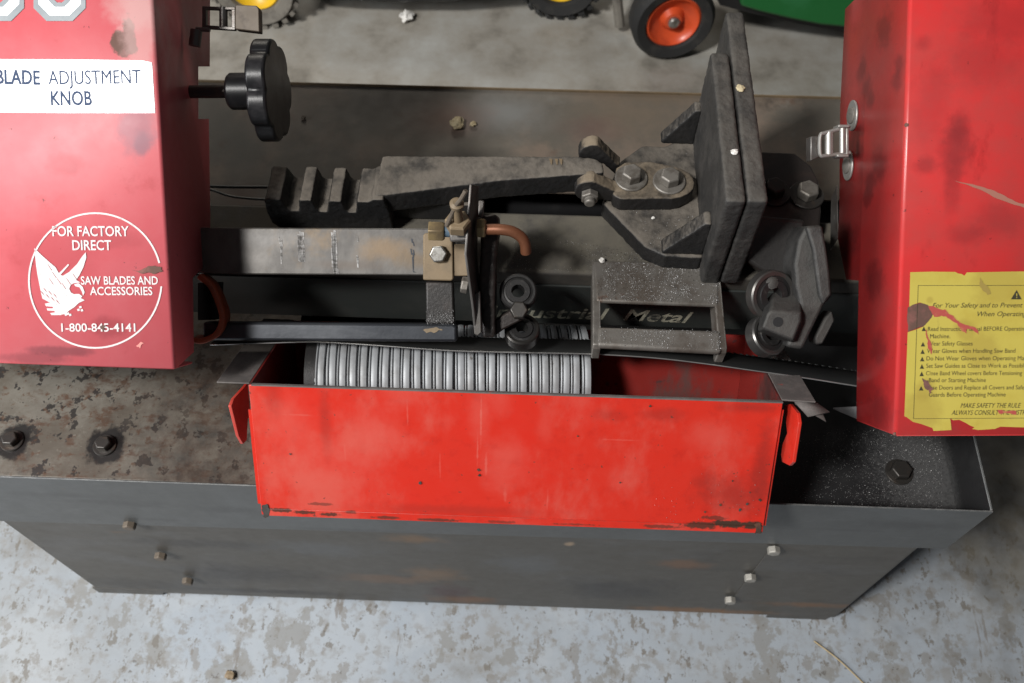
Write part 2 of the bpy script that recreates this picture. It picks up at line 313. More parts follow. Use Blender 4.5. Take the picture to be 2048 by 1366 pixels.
M['tan'] = mat('tan_dusty_steel', (.20, .145, .085), .62, .1, [((.13, .10, .065), 20, .45, .66, .7), ((.05, .055, .05), 30, .62, .70, .8)], bump=[(260, .15, .001)], edge=((.35, .28, .2), .002, .5))
M['strip'] = mat('grimy_black_strip', (.024, .022, .021), .42, .3, [((.05, .04, .035), 22, .5, .7, .7)], bump=[(250, .35, .001)])
M['rail'] = mat('blue_black_rail', (.045, .049, .057), .36, .5, [((.09, .095, .105), 15, .48, .68, .7, (.4, 2, 2)), ((.03, .028, .026), 8, .55, .7, .6)], bump=[(200, .1, .001)], edge=((.5, .5, .5), .002, .7))
M['steel'] = mat('zinc_bolt_steel', (.42, .41, .385), .34, .85, [((.16, .14, .115), 70, .45, .62, .7)], bump=[(500, .2, .0004)])
M['dull_bolt'] = mat('dusty_bolt_steel', (.20, .185, .165), .5, .5, [((.09, .075, .06), 60, .45, .65, .7)], bump=[(400, .3, .0005)], edge=((.45, .43, .4), .0012, .7))
M['black_bolt'] = mat('black_oily_bolt', (.05, .046, .042), .38, .5, [((.10, .07, .05), 60, .5, .7, .6)], bump=[(400, .3, .0005)])
M['pale_bolt'] = mat('pale_painted_bolt', (.31, .295, .265), .5, .2, [((.2, .17, .13), 70, .5, .7, .6)])
M['brown_bolt'] = mat('rusty_brown_bolt', (.13, .105, .08), .55, .2, [((.06, .045, .035), 70, .5, .7, .6)])
M['chrome'] = mat('nickel_latch_steel', (.33, .32, .30), .42, .6, [((.28, .25, .21), 60, .5, .7, .6)], rv=.1)
M['brass'] = mat('dirty_brass', (.30, .22, .11), .48, .55, [((.16, .12, .075), 40, .45, .65, .8)], bump=[(300, .15, .0005)], edge=((.55, .42, .2), .0015, .6))
M['bar_scratch'] = mat('scraped_steel', (.40, .39, .38), .6, .1, [((.12, .11, .10), 160, .46, .56, .85, (.5, 2, 2))])
M['copper'] = mat('brown_copper', (.22, .085, .042), .5, .4, [((.18, .07, .035), 40, .45, .65, .8), ((.12, .11, .08), 50, .65, .72, .6)], bump=[(200, .15, .0006)])
M['guard'] = mat('dull_guard_steel', (.13, .122, .115), .42, .6, [((.07, .055, .045), 25, .45, .66, .8)], bump=[(260, .15, .001)], edge=((.45, .43, .4), .001, .6))
M['brown_cast'] = mat('brown_black_casting', (.030, .024, .022), .42, .2, [((.06, .038, .03), 16, .48, .66, .8)], bump=[(160, .35, .0012), (500, .25, .0005)], edge=((.16, .11, .09), .002, .7))
M['bearing'] = mat('bearing_steel', (.11, .106, .10), .4, .75, [((.10, .09, .085), 50, .45, .62, .8)], bump=[(400, .1, .0004)])
M['bearing_dark'] = mat('greasy_bearing_seal', (.018, .017, .017), .5, .2, [((.06, .055, .05), 120, .58, .66, .7)], bump=[(500, .4, .0006)])
M['blade'] = mat('dark_saw_band', (.030, .031, .031), .5, .45, [((.055, .05, .046), 25, .5, .7, .6, (.3, 2, 2))])
M['blade_edge'] = mat('bright_band_edge', (.55, .55, .54), .3, .9)
M['knob'] = mat('black_knob_plastic', (.009, .009, .010), .34, 0, [((.035, .033, .035), 40, .5, .7, .6)], bump=[(350, .15, .0006)], rv=.12, spec=.35)
M['hose'] = mat('galvanised_hose', (.37, .385, .40), .52, .3, [((.24, .24, .24), 24, .45, .66, .7, (1, 1, 1)), ((.10, .085, .07), 60, .64, .70, .85), ((.16, .13, .10), 26, .64, .74, .7)], bump=[(300, .12, .0005)], rv=.12)
M['white'] = mat('white_label', (.80, .81, .83), .30, 0, [((.62, .62, .63), 30, .56, .75, .4)])
M['white_ink'] = mat('white_ink', (.62, .56, .555), .5, 0, [((.55, .28, .27), 150, .58, .68, .7)])
M['blue_ink'] = mat('blue_grey_ink', (.07, .095, .16), .95, 0, spec=.0)
M['grey_ink'] = mat('grey_numeral', (.13, .16, .18), .45)
M['yellow'] = mat('yellow_label', (.53, .435, .085), .42, 0, [((.47, .36, .06), 18, .45, .68, .7), ((.30, .21, .05), 26, .62, .75, .7, (2, .6, .6))], rv=.1)
M['black_ink'] = mat('black_ink', (.045, .04, .02), .55, 0, [((.26, .2, .05), 170, .58, .68, .7)])
M['cream_ink'] = mat('worn_cream_ink', (.42, .41, .32), .6, 0, [((.05, .05, .045), 45, .44, .64, .95)])
M['bare_brown'] = mat('bare_brown_patch', (.13, .075, .06), .75, 0, [((.26, .11, .095), 50, .45, .65, .8)], spec=.15)
M['smudge'] = mat('dark_smudge', (.30, .06, .07), .6, 0, [((.14, .03, .03), 50, .45, .65, .7)])
M['torn_red'] = mat('faded_torn_red', (.42, .075, .06), .6, 0, [((.50, .25, .10), 90, .5, .66, .6)])
M['scuff'] = mat('pale_scuff', (.62, .20, .17), .5)
M['grime'] = mat('black_grime', (.045, .03, .022), .6, 0, [((.14, .06, .035), 90, .45, .65, .8)], bump=[(300, .4, .0006)])
M['grime_red'] = mat('red_brown_grime', (.10, .022, .016), .6, 0, [((.22, .025, .014), 120, .45, .65, .8)])
M['orange_lip'] = mat('orange_red_lip', (.30, .055, .02), .5, 0, [((.12, .03, .018), 40, .5, .7, .7)])
M['void'] = mat('black_casting_and_hole_shade', (.008, .008, .009), .7)  # black casting; also paints the shade in the blade opening and bolt hollow
M['wire'] = mat('black_wire', (.012, .012, .012), .5)
M['rubber'] = mat('black_tyre', (.018, .018, .018), .75, 0, [((.05, .046, .04), 30, .5, .7, .6)], bump=[(200, .3, .001)])
M['dusty_rubber'] = mat('dusty_grey_tyre', (.18, .165, .14), .8, 0, [((.08, .07, .06), 20, .45, .65, .7)], bump=[(150, .4, .002)])
M['yellow_rim'] = mat('yellow_wheel_rim', (.72, .45, .02), .4, 0, [((.5, .3, .03), 20, .55, .7, .5)])
M['orange_rim'] = mat('orange_red_wheel_rim', (.66, .085, .025), .33, 0, [((.35, .04, .015), 14, .5, .7, .7)])
M['green'] = mat('green_mower_paint', (.014, .125, .03), .38, 0, [((.03, .17, .06), 6, .5, .7, .6), ((.2, .25, .2), 60, .68, .74, .5)])
M['deck_black'] = mat('black_deck', (.012, .012, .013), .5)
M['crumb'] = mat('tan_crumb', (.52, .44, .28), .8, 0, [((.35, .27, .15), 120, .5, .65, .8)])
M['pale'] = mat('pale_chip', (.72, .70, .66), .6)
M['straw'] = mat('dry_straw', (.42, .32, .17), .7)
M['shaving'] = mat('metal_shavings', (.42, .415, .41), .45, .6, rv=.1)
M['dark_shaving'] = mat('dark_shavings', (.10, .095, .09), .4, .7)

# ================================================================== setting: floor
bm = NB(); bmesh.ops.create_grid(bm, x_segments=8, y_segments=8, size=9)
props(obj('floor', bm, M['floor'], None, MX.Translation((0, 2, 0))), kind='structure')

# ================================================================== saw stand (cabinet, pan, bed)
XL, XR, YF, YB, ZT = -.718, .531, .386, 1.03, .51
st = thing('band_saw', (0, .7, 0), 'red and grey metal cutting band saw with two red wheel covers on a rusty stand', 'band saw')
def quadprism(bm, x0, x1, y0, y1, z0, z1): box(bm, x0, x1, y0, y1, z0, z1)
bm = NB()
prism(bm, [V((XL, YF, .352)), V((XR, YF, .378)), V((XR, YF, ZT)), V((XL, YF, ZT))], V((0, .002, 0)))
obj('front_apron', bm, M['apron'], st, bev=.0006)
bm = NB()
prism(bm, [V((-.684, YF + .004, .016)), V((-.60, YF + .004, .012)), V((.5, YF + .004, .016)), V((.5, YF + .004, .42)), V((-.684, YF + .004, .42))], V((0, .003, 0)))
obj('front_panel', bm, M['panel'], st)
xs = hy(1505, 1150, YF).x
bm = NB(); prism(bm, [V((xs, YF + .0030, .018)), V((.497, YF + .0030, .022)), V((.497, YF + .0030, .40)), V((xs, YF + .0030, .40))], V((0, .0009, 0)))
obj('corner_panel', bm, M['panel'], st, bev=.0006)
bm = NB()
for x0, x1 in ((-.690, -.585), (.395, .49)):
    bm = NB()
    prism(bm, [V((x0, YF + .0036, 0)), V((x1, YF + .0036, 0)), V((x1 + (.012 if x1 < 0 else 0), YF + .0036, .028)), V((x0, YF + .0036, .028))], V((0, .0022, 0)))
    obj('foot', bm, M['panel'], st)
for e in ((-.684, -.681, YF + .007, YB - .01), (.494, .497, YF + .007, YB - .01), (-.684, .497, YB - .01, YB - .007)):
    bm = NB(); box(bm, *e, .0, .42); obj('cabinet_panel', bm, M['panel'], st)
bm = NB(); prism(bm, [V((.40, YF + .06, .001)), V((.528, YF + .06, .001)), V((.522, YF + .015, .001)), V((.45, YF + .004, .001))], V((0, 0, .004))); obj('foot_flange', bm, M['brown_bolt'], st)
# bolts of the cabinet front
for px, py, k in ((260, 1048, 'brown'), (322, 1110, 'brown'), (376, 1160, 'brown'), (1547, 1098, 'pale'), (1500, 1153, 'pale'), (1460, 1198, 'pale')):
    bolt(st, hy(px, py, YF - (.001 if k == 'brown' else .001)) + V((0, .002, 0)), (0, -1, 0), .0085, .009, M[k + '_bolt'], spin=EZ)
for px, py, rx_, rz_, col, am in ((830, 1080, .03, .010, (.17, .10, .05), .6), (780, 1160, .07, .014, (.14, .085, .05), .6), (870, 1150, .04, .02, (.16, .10, .055), .6), (930, 1200, .05, .012, (.15, .075, .035), .7), (900, 1185, .03, .02, (.06, .03, .03), .6), (1370, 1130, .03, .012, (.16, .085, .045), .6), (1400, 1222, .10, .010, (.19, .10, .045), .75), (1140, 1090, .006, .005, (.3, .22, .15), .8), (1620, 1210, .06, .008, (.16, .085, .04), .7), (500, 1150, .10, .03, (.035, .032, .03), .6), (1240, 1180, .08, .035, (.035, .033, .032), .6), (420, 1090, .09, .012, (.034, .03, .028), .5), (640, 1100, .08, .02, (.10, .105, .11), .5), (300, 1170, .1, .02, (.04, .037, .034), .5), (1050, 1130, .05, .03, (.10, .105, .11), .5), (560, 1185, .12, .008, (.03, .026, .023), .7), (1650, 1060, .1, .02, (.04, .04, .04), .5)):
    for mm_ in ('panel',): stain(M[mm_], hy(px, py, YF + .003), (rx_ * 1.3, .5, rz_ * 1.9), col, min(1, am * 1.25), .9, .8, 40)
for px, py, rx_, rz_ in ((240, 1005, .10, .012), (330, 1040, .06, .006), (120, 990, .08, .01), (1700, 1060, .05, .006), (450, 1020, .05, .014), (700, 1060, .1, .008), (1800, 1050, .08, .02)):
    stain(M['apron'], hy(px, py, YF), (rx_, .5, rz_), (.045, .045, .045), .5, .8, .9, 50)
# top: left rusted plate, rear pan, right recessed pan
TX0, TX1 = -.292, .266
bm = NB(); box(bm, XL, TX0, YF + .0022, .62, ZT - .003, ZT); obj('top_plate', bm, M['rust_top'], st, bev=.0006)
bm = NB(); pts = [(XL, .622), (-.075, .622), (-.075, .835), (XR - .003, .835), (XR - .003, YB - .002), (XL, YB - .002)]
prism(bm, [V((x, y, ZT - .006)) for x, y in pts], V((0, 0, .003))); obj('rear_pan', bm, M['back_pan'], st)
for px, py, rx_, ry_, col, am in ((1000, 225, .09, .05, (.20, .205, .20), .75), (890, 235, .07, .05, (.19, .115, .085), .7), (760, 200, .10, .05, (.05, .04, .033), .75), (1260, 230, .12, .06, (.15, .118, .085), .7), (620, 230, .12, .09, (.085, .08, .068), .6), (1180, 260, .05, .03, (.12, .07, .06), .6), (1090, 190, .08, .02, (.17, .16, .14), .6), (800, 290, .08, .03, (.17, .15, .12), .5), (480, 390, .05, .03, (.10, .05, .035), .6), (480, 280, .06, .08, (.085, .085, .075), .5), (1300, 190, .2, .02, (.16, .115, .075), .6), (960, 290, .06, .02, (.19, .17, .14), .6)):
    stain(M['back_pan'], hz(px, py, ZT - .003), (rx_, ry_, .1), col, am, .8, 1.1, 22)
bm = NB(); box(bm, XL, XR, YB - .0018, YB, .38, ZT + .001); obj('rear_apron', bm, M['tan'], st, bev=.0005)
ZP = ZT - .075
bm = NB(); box(bm, TX1 - .56, XR - .004, YF + .004, .90, ZP - .002, ZP); obj('chip_pan', bm, M['black_pan'], st)
bm = NB(); prism(bm, [V((XR - .0025, YF + .0022, .378)), V((XR - .0025, YB - .003, .378)), V((XR - .0025, YB - .003, ZT)), V((XR - .0025, YF + .0022, ZT))], V((.0025, 0, 0))); obj('end_apron', bm, M['apron'], st, bev=.0006)
bm = NB(); box(bm, XR - .0045, XR - .0028, YF + .003, .62, ZP, ZT - .001); obj('pan_wall', bm, M['black_pan'], st)
bm = NB(); box(bm, TX0 - .002, TX0, YF + .0025, .62, ZP, ZT - .0032); obj('pan_wall', bm, M['black_pan'], st)
bm = NB(); box(bm, XL, XL + .002, YF + .0025, YB - .002, .36, ZT - .001); obj('end_apron', bm, M['apron'], st, bev=.0006)
for px, py in ((22, 880), (208, 889)):
    p = hz(px, py, ZT + .004); p.z = ZT
    stain(M['rust_top'], p, (.024, .026, .026), (.008, .007, .007), .95, .7, .25)
    bolt(st, p + V((0, 0, .0004)), (.05, 0, 1), .0095, .009, M['black_bolt'], washer=.0135, wmat=M['black_bolt'])
p = hz(1800, 942, ZP + .004); p.z = ZP
bolt(st, p, (0, 0, 1), .013, .010, M['black_bolt'], washer=.017)
stain(M['black_pan'], hz(1845, 930, ZP), (.07, .12, .02), (.10, .10, .10), .75, 1.0, .9, 330)
# bed (box beam the vise stands on)
ZB = .66
bed_y0, bed_y1 = .592, .676
bm = NB(); box(bm, -.62, .44, bed_y0, bed_y1, .5575, ZB); bd = obj('bed', bm, M['bed'], st, bev=.004)
bm = NB(); box(bm, -.62, .44, bed_y0 - .003, bed_y0 - .0002, .5568, ZB - .022); obj('bed_face', bm, M['bed_front'], bd, bev=.001)
bm = NB(); fy = bed_y0 - .0034
textbm(bm, 'Industrial', hy(978, 633, fy), hy(1216, 639, fy), V((0, -1, 0)), .024, .25, .014)
textbm(bm, 'Metal', hy(1246, 640, fy), hy(1380, 646, fy), V((0, -1, 0)), .024, .25, .014)
obj('lettering', bm, M['cream_ink'], bd, normals=False, label='worn cream italic lettering reading Industrial Metal')
for x0 in (-.55, .36): bm = NB(); box(bm, x0, x0 + .06, .60, .67, ZT - .003, .5575); obj('bed_foot', bm, M['bed'], st)
# slotted work support at the bed front
q = [hz(1186, 520, ZB + .003), hz(1440, 526, ZB + .003), hz(1437, 611, ZB + .003), hz(1192, 602, ZB + .003)]
br = None
bm = NB(); prism(bm, q, V((0, 0, -.006))); br = obj('slotted_support', bm, M['bracket'], st, bev=.0028, seg=4)
bm = NB()
f4 = [hz(1194, 652, ZB + .003), hz(1443, 660, ZB + .003), hz(1444, 704, ZB + .003), hz(1194, 691, ZB + .003)]
prism(bm, f4, V((0, 0, -.009))); obj('front_bar', bm, M['bracket'], br, bev=.004, seg=4)
xl, xr = f4[0].x, f4[1].x; yb, yf = q[0].y, f4[3].y
for xa, xb_ in ((xl - .0045, xl + .0042), (xr - .0042, xr + .0045)):
    bm = NB(); prism(bm, [V((xa, yb, ZB + .002)), V((xa, yf + .002, ZB + .002)), V((xa, yf - .001, ZB - .003)), V((xa, yf - .0005, ZB - .024)), V((xa, yf + .004, ZB - .030)), V((xa, yf + .012, ZB - .026)), V((xa, yb, ZB - .022))], V((xb_ - xa, 0, 0)))
    obj('side_cheek', bm, M['bracket'], br, bev=.001)

# ================================================================== movable vise jaw with its toothed lever
vj = thing('vise_jaw', (.15, .66, ZB), 'dusty black cast vise jaw with ribs and two bolts on its link', 'vise jaw')
ZV, ZJ = .685, .8047
def zpoly(pxs, z): return [hz(x, y, z) for x, y in pxs]
bm = NB()
base = zpoly([(1204, 405), (1290, 494), (1330, 512), (1405, 516), (1425, 430), (1420, 270), (1392, 258), (1330, 292), (1285, 290), (1240, 322)], ZV)
prism(bm, base, V((0, 0, -(ZV - ZB)))); obj('jaw_base', bm, M['cast'], vj, bev=.003, seg=3, cast=4)
bm = NB(); prism(bm, [V((.1862, .582, ZB + .001)), V((.1862, .790, ZB + .001)), V((.1862, .790, ZJ)), V((.1862, .582, ZJ))], V((.0205, 0, 0)))
obj('jaw_plate', bm, M['cast_bare'], vj, bev=.004, seg=3, cast=4)
def rib(y0, y1, xf):
    b = NB(); prism(b, [V((xf, y0, ZV)), V((.187, y0, ZV)), V((.187, y0, ZV + .055)), V((.18, y0, ZV + .055)), V((xf, y0, ZV + .004))], V((0, y1 - y0, 0)))
    obj('rib', b, M['cast'], vj, bev=.0025, seg=3, cast=3)
rib(.604, .622, hz(1322, 492, ZV).x); rib(.765, .781, hz(1322, 292, ZV).x)
ZL = .706
lk_ = zpoly([(1232, 335), (1252, 323), (1300, 322), (1340, 330), (1362, 336), (1377, 344), (1387, 355), (1390, 366), (1387, 377), (1378, 386), (1364, 393), (1345, 397), (1300, 397), (1240, 398), (1225, 388)], ZL)
bm = NB(); prism(bm, lk_, V((0, 0, -(ZL - ZV - .0003)))); ln = obj('link_plate', bm, M['link_cast'], vj, bev=.002, seg=3, cast=3)
for px, py in ((1262, 358), (1338, 364)):
    bolt(vj, hz(px, py, ZL), (0, -.03, 1), .0118, .0115, M['dull_bolt'], washer=.0185, wmat=M['dull_bolt'], spin=V((1, .35, 0)), wh=.003)
# clevis lugs, axis along y
def lug(pxc, pyc, yfront, thick, rr, tail):
    c = hy(pxc, pyc, yfront); b = NB(); pts = []
    for i in range(22):
        a_ = rad(80) + rad(230) * i / 21; pts.append(V((c.x + rr * math.cos(a_), yfront, c.z + rr * math.sin(a_))))
    pts += [V((tail, yfront, ZV + .001)), V((tail, yfront, ZL - .001)), V((c.x + rr * 1.6, yfront, ZL + .001))]
    prism(b, pts, V((0, thick, 0))); obj('lug', b, M['link_cast'], vj, bev=.002, seg=3, cast=3); return c
cf = lug(1180, 384, hz(1180, 372, .706).y - .008, .017, .0175, hz(1262, 395, ZL).x)
yfr = hz(1180, 372, .706).y - .008
cb = lug(1188, 312, hz(1188, 300, .72).y - .010, .016, .0175, hz(1240, 325, ZL).x)
bm = NB(); hexhead(bm, .0105, .008, frame(V((cf.x, yfr, cf.z - .004)), (0, -1, 0), EZ)); lathe(bm, [(.0062, .008), (.0062, .013), (.0045, .0145), (0, .0145)], 18, frame(V((cf.x, yfr, cf.z - .004)), (0, -1, 0), EZ))
obj('pivot_nut', bm, M['dull_bolt'], vj, bev=.0006)
# lever
lv = thing('vise_lever', (-.1, .7, ZB), 'long dusty black lever with four rack teeth lying behind the guide bar', 'vise lever')
ZA = .722
bm = NB()
top = zpoly([(764, 311), (1150, 312), (1190, 316), (1206, 326), (1208, 345), (1150, 350), (1000, 361), (748, 393)], ZA)
prism(bm, top, V((0, 0, -.030))); arm = obj('lever_arm', bm, M['cast'], lv, bev=.002, seg=3, cast=4)
bm = NB()   # rack profile in x-z, extruded back along y
ya, yb_ = hz(600, 402, .715).y, hz(600, 328, .72).y
def rx(px): return hz(px, 402, .715).x
zt, zv, zb_ = .7165, .6975, ZB + .003
prof = [(524, zt - .022), (527, zt - .004), (533, zt), (560, zt), (568, zv + .004), (574, zv), (592, zv), (597, zt - .003), (600, zt), (622, zt), (628, zv + .004), (633, zv), (650, zv), (656, zt - .003), (660, zt), (682, zt), (688, zv + .004), (693, zv), (708, zv), (713, zt - .003), (716, zt), (738, zt), (748, ZA - .001), (768, ZA - .001), (776, zv), (776, zb_ + .002), (540, zb_ + .002), (527, zb_ + .010)]
prism(bm, [V((rx(a_), ya, z)) for a_, z in prof], V((0, yb_ - ya, 0)))
obj('tooth_rack', bm, M['cast'], lv, bev=.0012, cast=3)
bm = NB(); p1, p2 = hz(738, 405, .690), hz(958, 405, .690)
prism(bm, [V((p1.x, p1.y, .690)), V((p2.x, p1.y, .690)), V((p2.x + .002, p1.y + .03, .690)), V((p1.x, p1.y + .03, .690))], V((0, 0, -.027))); obj('lower_rail', bm, M['cast'], lv, bev=.0015)
bm = NB(); 
for dx in (0, 11, 20):
    poly(bm, [hz(1098 + dx, 317, ZA + .0012), hz(1105 + dx, 318, ZA + .0012), hz(1104 + dx, 329, ZA + .0012), hz(1102 + dx, 329, ZA + .0012)])
obj('scratch', bm, M['tan'], lv, normals=False)
# fixed jaw on the right
fj = thing('fixed_jaw', (.25, .7, ZB), 'tall black iron jaw plate with dark bolted base, right behind the dusty jaw', 'vise jaw')
bm = NB(); prism(bm, [V((.2078, .583, ZB + .001)), V((.2078, .856, ZB + .001)), V((.2078, .856, ZJ)), V((.2078, .583, ZJ))], V((.0207, 0, 0)))
obj('jaw_plate', bm, M['cast_bare'], fj, bev=.004, seg=3, cast=4)
bm = NB()
prism(bm, zpoly([(1478, 300), (1590, 305), (1622, 330), (1638, 360), (1643, 420), (1640, 455), (1600, 480), (1470, 500)], ZV), V((0, 0, -(ZV - ZB)))); obj('jaw_base', bm, M['brown_cast'], fj, bev=.003, seg=3)
for px, py, mt in ((1612, 388, 'dull_bolt'), (1546, 382, 'black_bolt')):
    bolt(fj, hz(px, py + 4, ZV + .0003), (0, 0, 1), .0125, .012, M[mt], washer=.020, wmat=M['black_bolt'], wh=.003, spin=V((1, .4, 0)))

# ================================================================== saw head
sh = st
def hprism(bm, pxs, n1, n0):
    prism(bm, [hp(x, y, n1) for x, y in pxs], N * (n0 - n1))
def folded(front, side, mat_, name, edge_bev=.003):
    """sheet bent along the edge front[0]-front[-1] == side[0]-side[-1]"""
    bm = NB(); a, b = bm.verts.new(front[0]), bm.verts.new(front[-1])
    f = [a] + [bm.verts.new(p) for p in front[1:-1]] + [b]; s = [b] + [bm.verts.new(p) for p in side[1:-1][::-1]] + [a]
    bm.faces.new(f); bm.faces.new(s)
    e = [x for x in bm.edges if set(x.verts) == {a, b}]
    bmesh.ops.bevel(bm, geom=e, offset=edge_bev, segments=4, affect='EDGES', profile=.5)
    return bm
# ---- left cover
NL = .135
tA, tB = hp(288, -280, NL), hp(350, 737, NL)
E_ = (tB - tA).normalized(); SN = E_.cross(N).normalized()
bk = hp(417, 400, 0); SN = E_.cross(bk - hp(325, 330, NL)).normalized()
def ls(px, py): return hit(px, py, tB, SN)
front = [tA, hp(-420, -300, NL), hp(-420, 709, NL), tB]
side = [tA, ls(420, -260), ls(418, 133), ls(395, 133), ls(395, 238), ls(416, 238), ls(419, 430), ls(419, 520), ls(384, 556), ls(386, 704), tB]
bm = folded(front, side, None, 'wheel_cover')
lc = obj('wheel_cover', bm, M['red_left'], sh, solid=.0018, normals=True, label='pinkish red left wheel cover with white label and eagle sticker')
bm = NB(); poly(bm, [tB + V((-.002, 0, 0)), hp(-420, 709, NL), hp(-420, 709, NL) - N * .11, tB - N * .045]); poly(bm, [hp(-420, 709, NL), hp(-420, -300, NL), hp(-420, -300, NL) - N * .11, hp(-420, 709, NL) - N * .11])
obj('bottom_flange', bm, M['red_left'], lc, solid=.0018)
bm = NB(); hprism(bm, [(-450, 640), (330, 660), (330, -200), (-450, -200)], .02, -.02); obj('wheel_casting', bm, M['void'], lc)
nl = NL + .0014
bm = NB(); poly(bm, [hp(*p, nl) for p in ((-330, 117), (150, 119), (285, 121), (303, 125), (304, 131), (310, 226), (150, 226), (-330, 223))])
lb = obj('label', bm, M['white'], lc, normals=False, label='white sticker reading BLADE ADJUSTMENT KNOB')
bm = NB(); n2 = nl + .0003
textbm(bm, 'BLADE', hp(-8, 167, n2), hp(80, 169, n2), N, .0128, 0, .022)
textbm(bm, 'ADJUSTMENT', hp(97, 169, n2), hp(282, 167, n2), N, .0128, 0, .0)
textbm(bm, 'KNOB', hp(102, 210, n2), hp(184, 210, n2), N, .0128, 0, .018)
obj('printed_text', bm, M['blue_ink'], lc, normals=False)
# numerals at the top
def octo(cx, cy, w, h, c):
    return [(cx - w + c, cy - h), (cx + w - c, cy - h), (cx + w, cy - h + c), (cx + w, cy + h - c), (cx + w - c, cy + h), (cx - w + c, cy + h), (cx - w, cy + h - c), (cx - w, cy - h + c)]
bm = NB()
def ring(pa, pb, mi, n):
    a = [bm.verts.new(hp(*p, n)) for p in pa]; b = [bm.verts.new(hp(*p, n)) for p in pb]
    for i in range(8): f = bm.faces.new((a[i], b[i], b[(i + 1) % 8], a[(i + 1) % 8])); f.material_index = mi
for cx in (-4, 119):
    o8, m8, i8, v8 = octo(cx, -32, 52, 74, 26), octo(cx, -32, 42, 63, 23), octo(cx, -32, 22, 46, 12), octo(cx, -32, 13, 37, 8)
    ring(o8, m8, 1, nl); ring(m8, i8, 0, nl); ring(i8, v8, 1, nl)
obj('numeral', bm, [M['white'], M['grey_ink']], lc, normals=False, label='grey edged white octagonal numeral zero pair at the top')
# round eagle sticker
bm = NB(); cxs, cys = 190.5, 561
def circ(r, k=72): return [(cxs + r * .985 * math.cos(2 * math.pi * i / k), cys + r * math.sin(2 * math.pi * i / k)) for i in range(k)]
a = [bm.verts.new(hp(*p, nl)) for p in circ(136.5)]; b = [bm.verts.new(hp(*p, nl)) for p in circ(133)]
for i in range(72):
    if i in (69, 70, 71, 0): continue
    bm.faces.new((a[i], b[i], b[(i + 1) % 72], a[(i + 1) % 72]))
obj('sticker_ring', bm, M['white_ink'], lc, normals=False)
for s, x0, x1, y in (('FOR FACTORY', 105, 258, 472), ('DIRECT', 145, 223, 500), ('SAW BLADES AND', 162, 316, 569), ('ACCESSORIES', 180, 305, 590), ('1-800-845-4141', 123, 271, 663)):
    bm = NB(); textbm(bm, s, hp(x0, y, nl), hp(x1, y, nl), N, (.0093 if 'FACT' in s or 'DIR' in s else .0078), 0, .014)
    obj('printed_text', bm, M['white_ink'], lc, normals=False, label='white sticker print reading ' + s)
eag = [(218, 368), (262, 412), (318, 462), (352, 490), (374, 528), (392, 512), (432, 470), (440, 476), (412, 508), (384, 540), (400, 545), (440, 520), (490, 470), (520, 425), (545, 395), (548, 430), (530, 490), (505, 540), (484, 572), (512, 588), (470, 592), (450, 602), (440, 628), (450, 650), (470, 662), (502, 660), (524, 676), (512, 686), (538, 700), (500, 718), (472, 745), (440, 765), (420, 785), (385, 795), (328, 795), (318, 782), (352, 777), (345, 768), (302, 766), (296, 752), (338, 752), (335, 742), (292, 738), (285, 722), (318, 716), (270, 690), (262, 660), (250, 600), (238, 540), (228, 470)]
bm = NB(); poly(bm, [hp(x / 3.177, 380 + y / 3.177, nl) for x, y in eag])
for cx, cy in ((418, 792), (445, 794), (432, 786), (510, 745), (520, 765), (498, 762)):
    poly(bm, [hp((cx + dx) / 3.177, 380 + (cy + dy) / 3.177, nl) for dx, dy in ((-9, -5), (6, -9), (10, 4), (-4, 8))])
hk = [(470, 600), (500, 592), (525, 615), (538, 650), (528, 672), (520, 645), (505, 618), (480, 612)]
poly(bm, [hp(x / 3.177, 380 + y / 3.177, nl) for x, y in hk])
obj('eagle_emblem', bm, M['white_ink'], lc, normals=False, label='white swooping eagle emblem')
bm = NB()
for k in range(7):   # feather cuts
    x, y = 255 + k * 16, 640 + k * 9 - (k % 2) * 30
    poly(bm, [hp((x + dx) / 3.177, 380 + (y + dy) / 3.177, nl + .0002) for dx, dy in ((0, 0), (14, 10), (30, 34), (12, 16))])
for (x, y) in ((300, 470), (330, 520), (360, 560), (310, 560), (390, 590), (420, 560), (460, 530)):
    poly(bm, [hp((x + dx) / 3.177, 380 + (y + dy) / 3.177, nl + .0002) for dx, dy in ((0, 0), (4, 2), (30, 40), (26, 40))])
obj('feather_line', bm, M['smudge'], lc, normals=False)
def patch(pxs, mt, parent, n, name, seed=1, jit=.16, label=None):
    b = NB(); poly(b, [hp(x, y, n) for x, y in ragpx(pxs, jit, 3, seed)]); return obj(name, b, mt, parent, normals=False, label=label)
for px, py, rx_, ru_, am in ((240, 84, .008, .011, 1), (258, 62, .006, .014, 1), (262, 92, .007, .010, 1), (250, 104, .006, .006, .9)):
    stain(M['red_left'], hp(px, py, NL), (rx_, ru_, ru_), (.13, .065, .05), am, .7, .25, 130)
for px, py, rx_, ru_, col, am in ((276, 258, .022, .030, (.22, .10, .13), .6), (286, 288, .010, .014, (.20, .09, .12), .6), (100, 505, .05, .03, (.40, .06, .07), .4), (130, 330, .02, .012, (.34, .05, .06), .5), (120, 702, .035, .006, (.16, .05, .06), .6), (215, 655, .02, .012, (.30, .05, .06), .5), (70, 716, .04, .006, (.2, .05, .06), .5), (280, 60, .02, .06, (.62, .40, .38), .5), (265, 20, .03, .02, (.62, .42, .40), .4), (210, 480, .04, .01, (.40, .07, .08), .5)):  # smudges; the two pale entries near the top paint in whitish glare
    stain(M['red_left'], hp(px, py, NL), (rx_, ru_, ru_), col, am)
patch([(262, 540), (296, 532), (322, 534), (326, 543), (300, 546)], M['bare_brown'], lc, nl + .0003, 'stain', 6)
patch([(272, 692), (282, 683), (288, 686), (280, 697)], M['scuff'], lc, nl, 'scuff', 8)
patch([(200, 652), (212, 650), (207, 664)], M['bare_brown'], lc, nl + .0003, 'stain', 9)
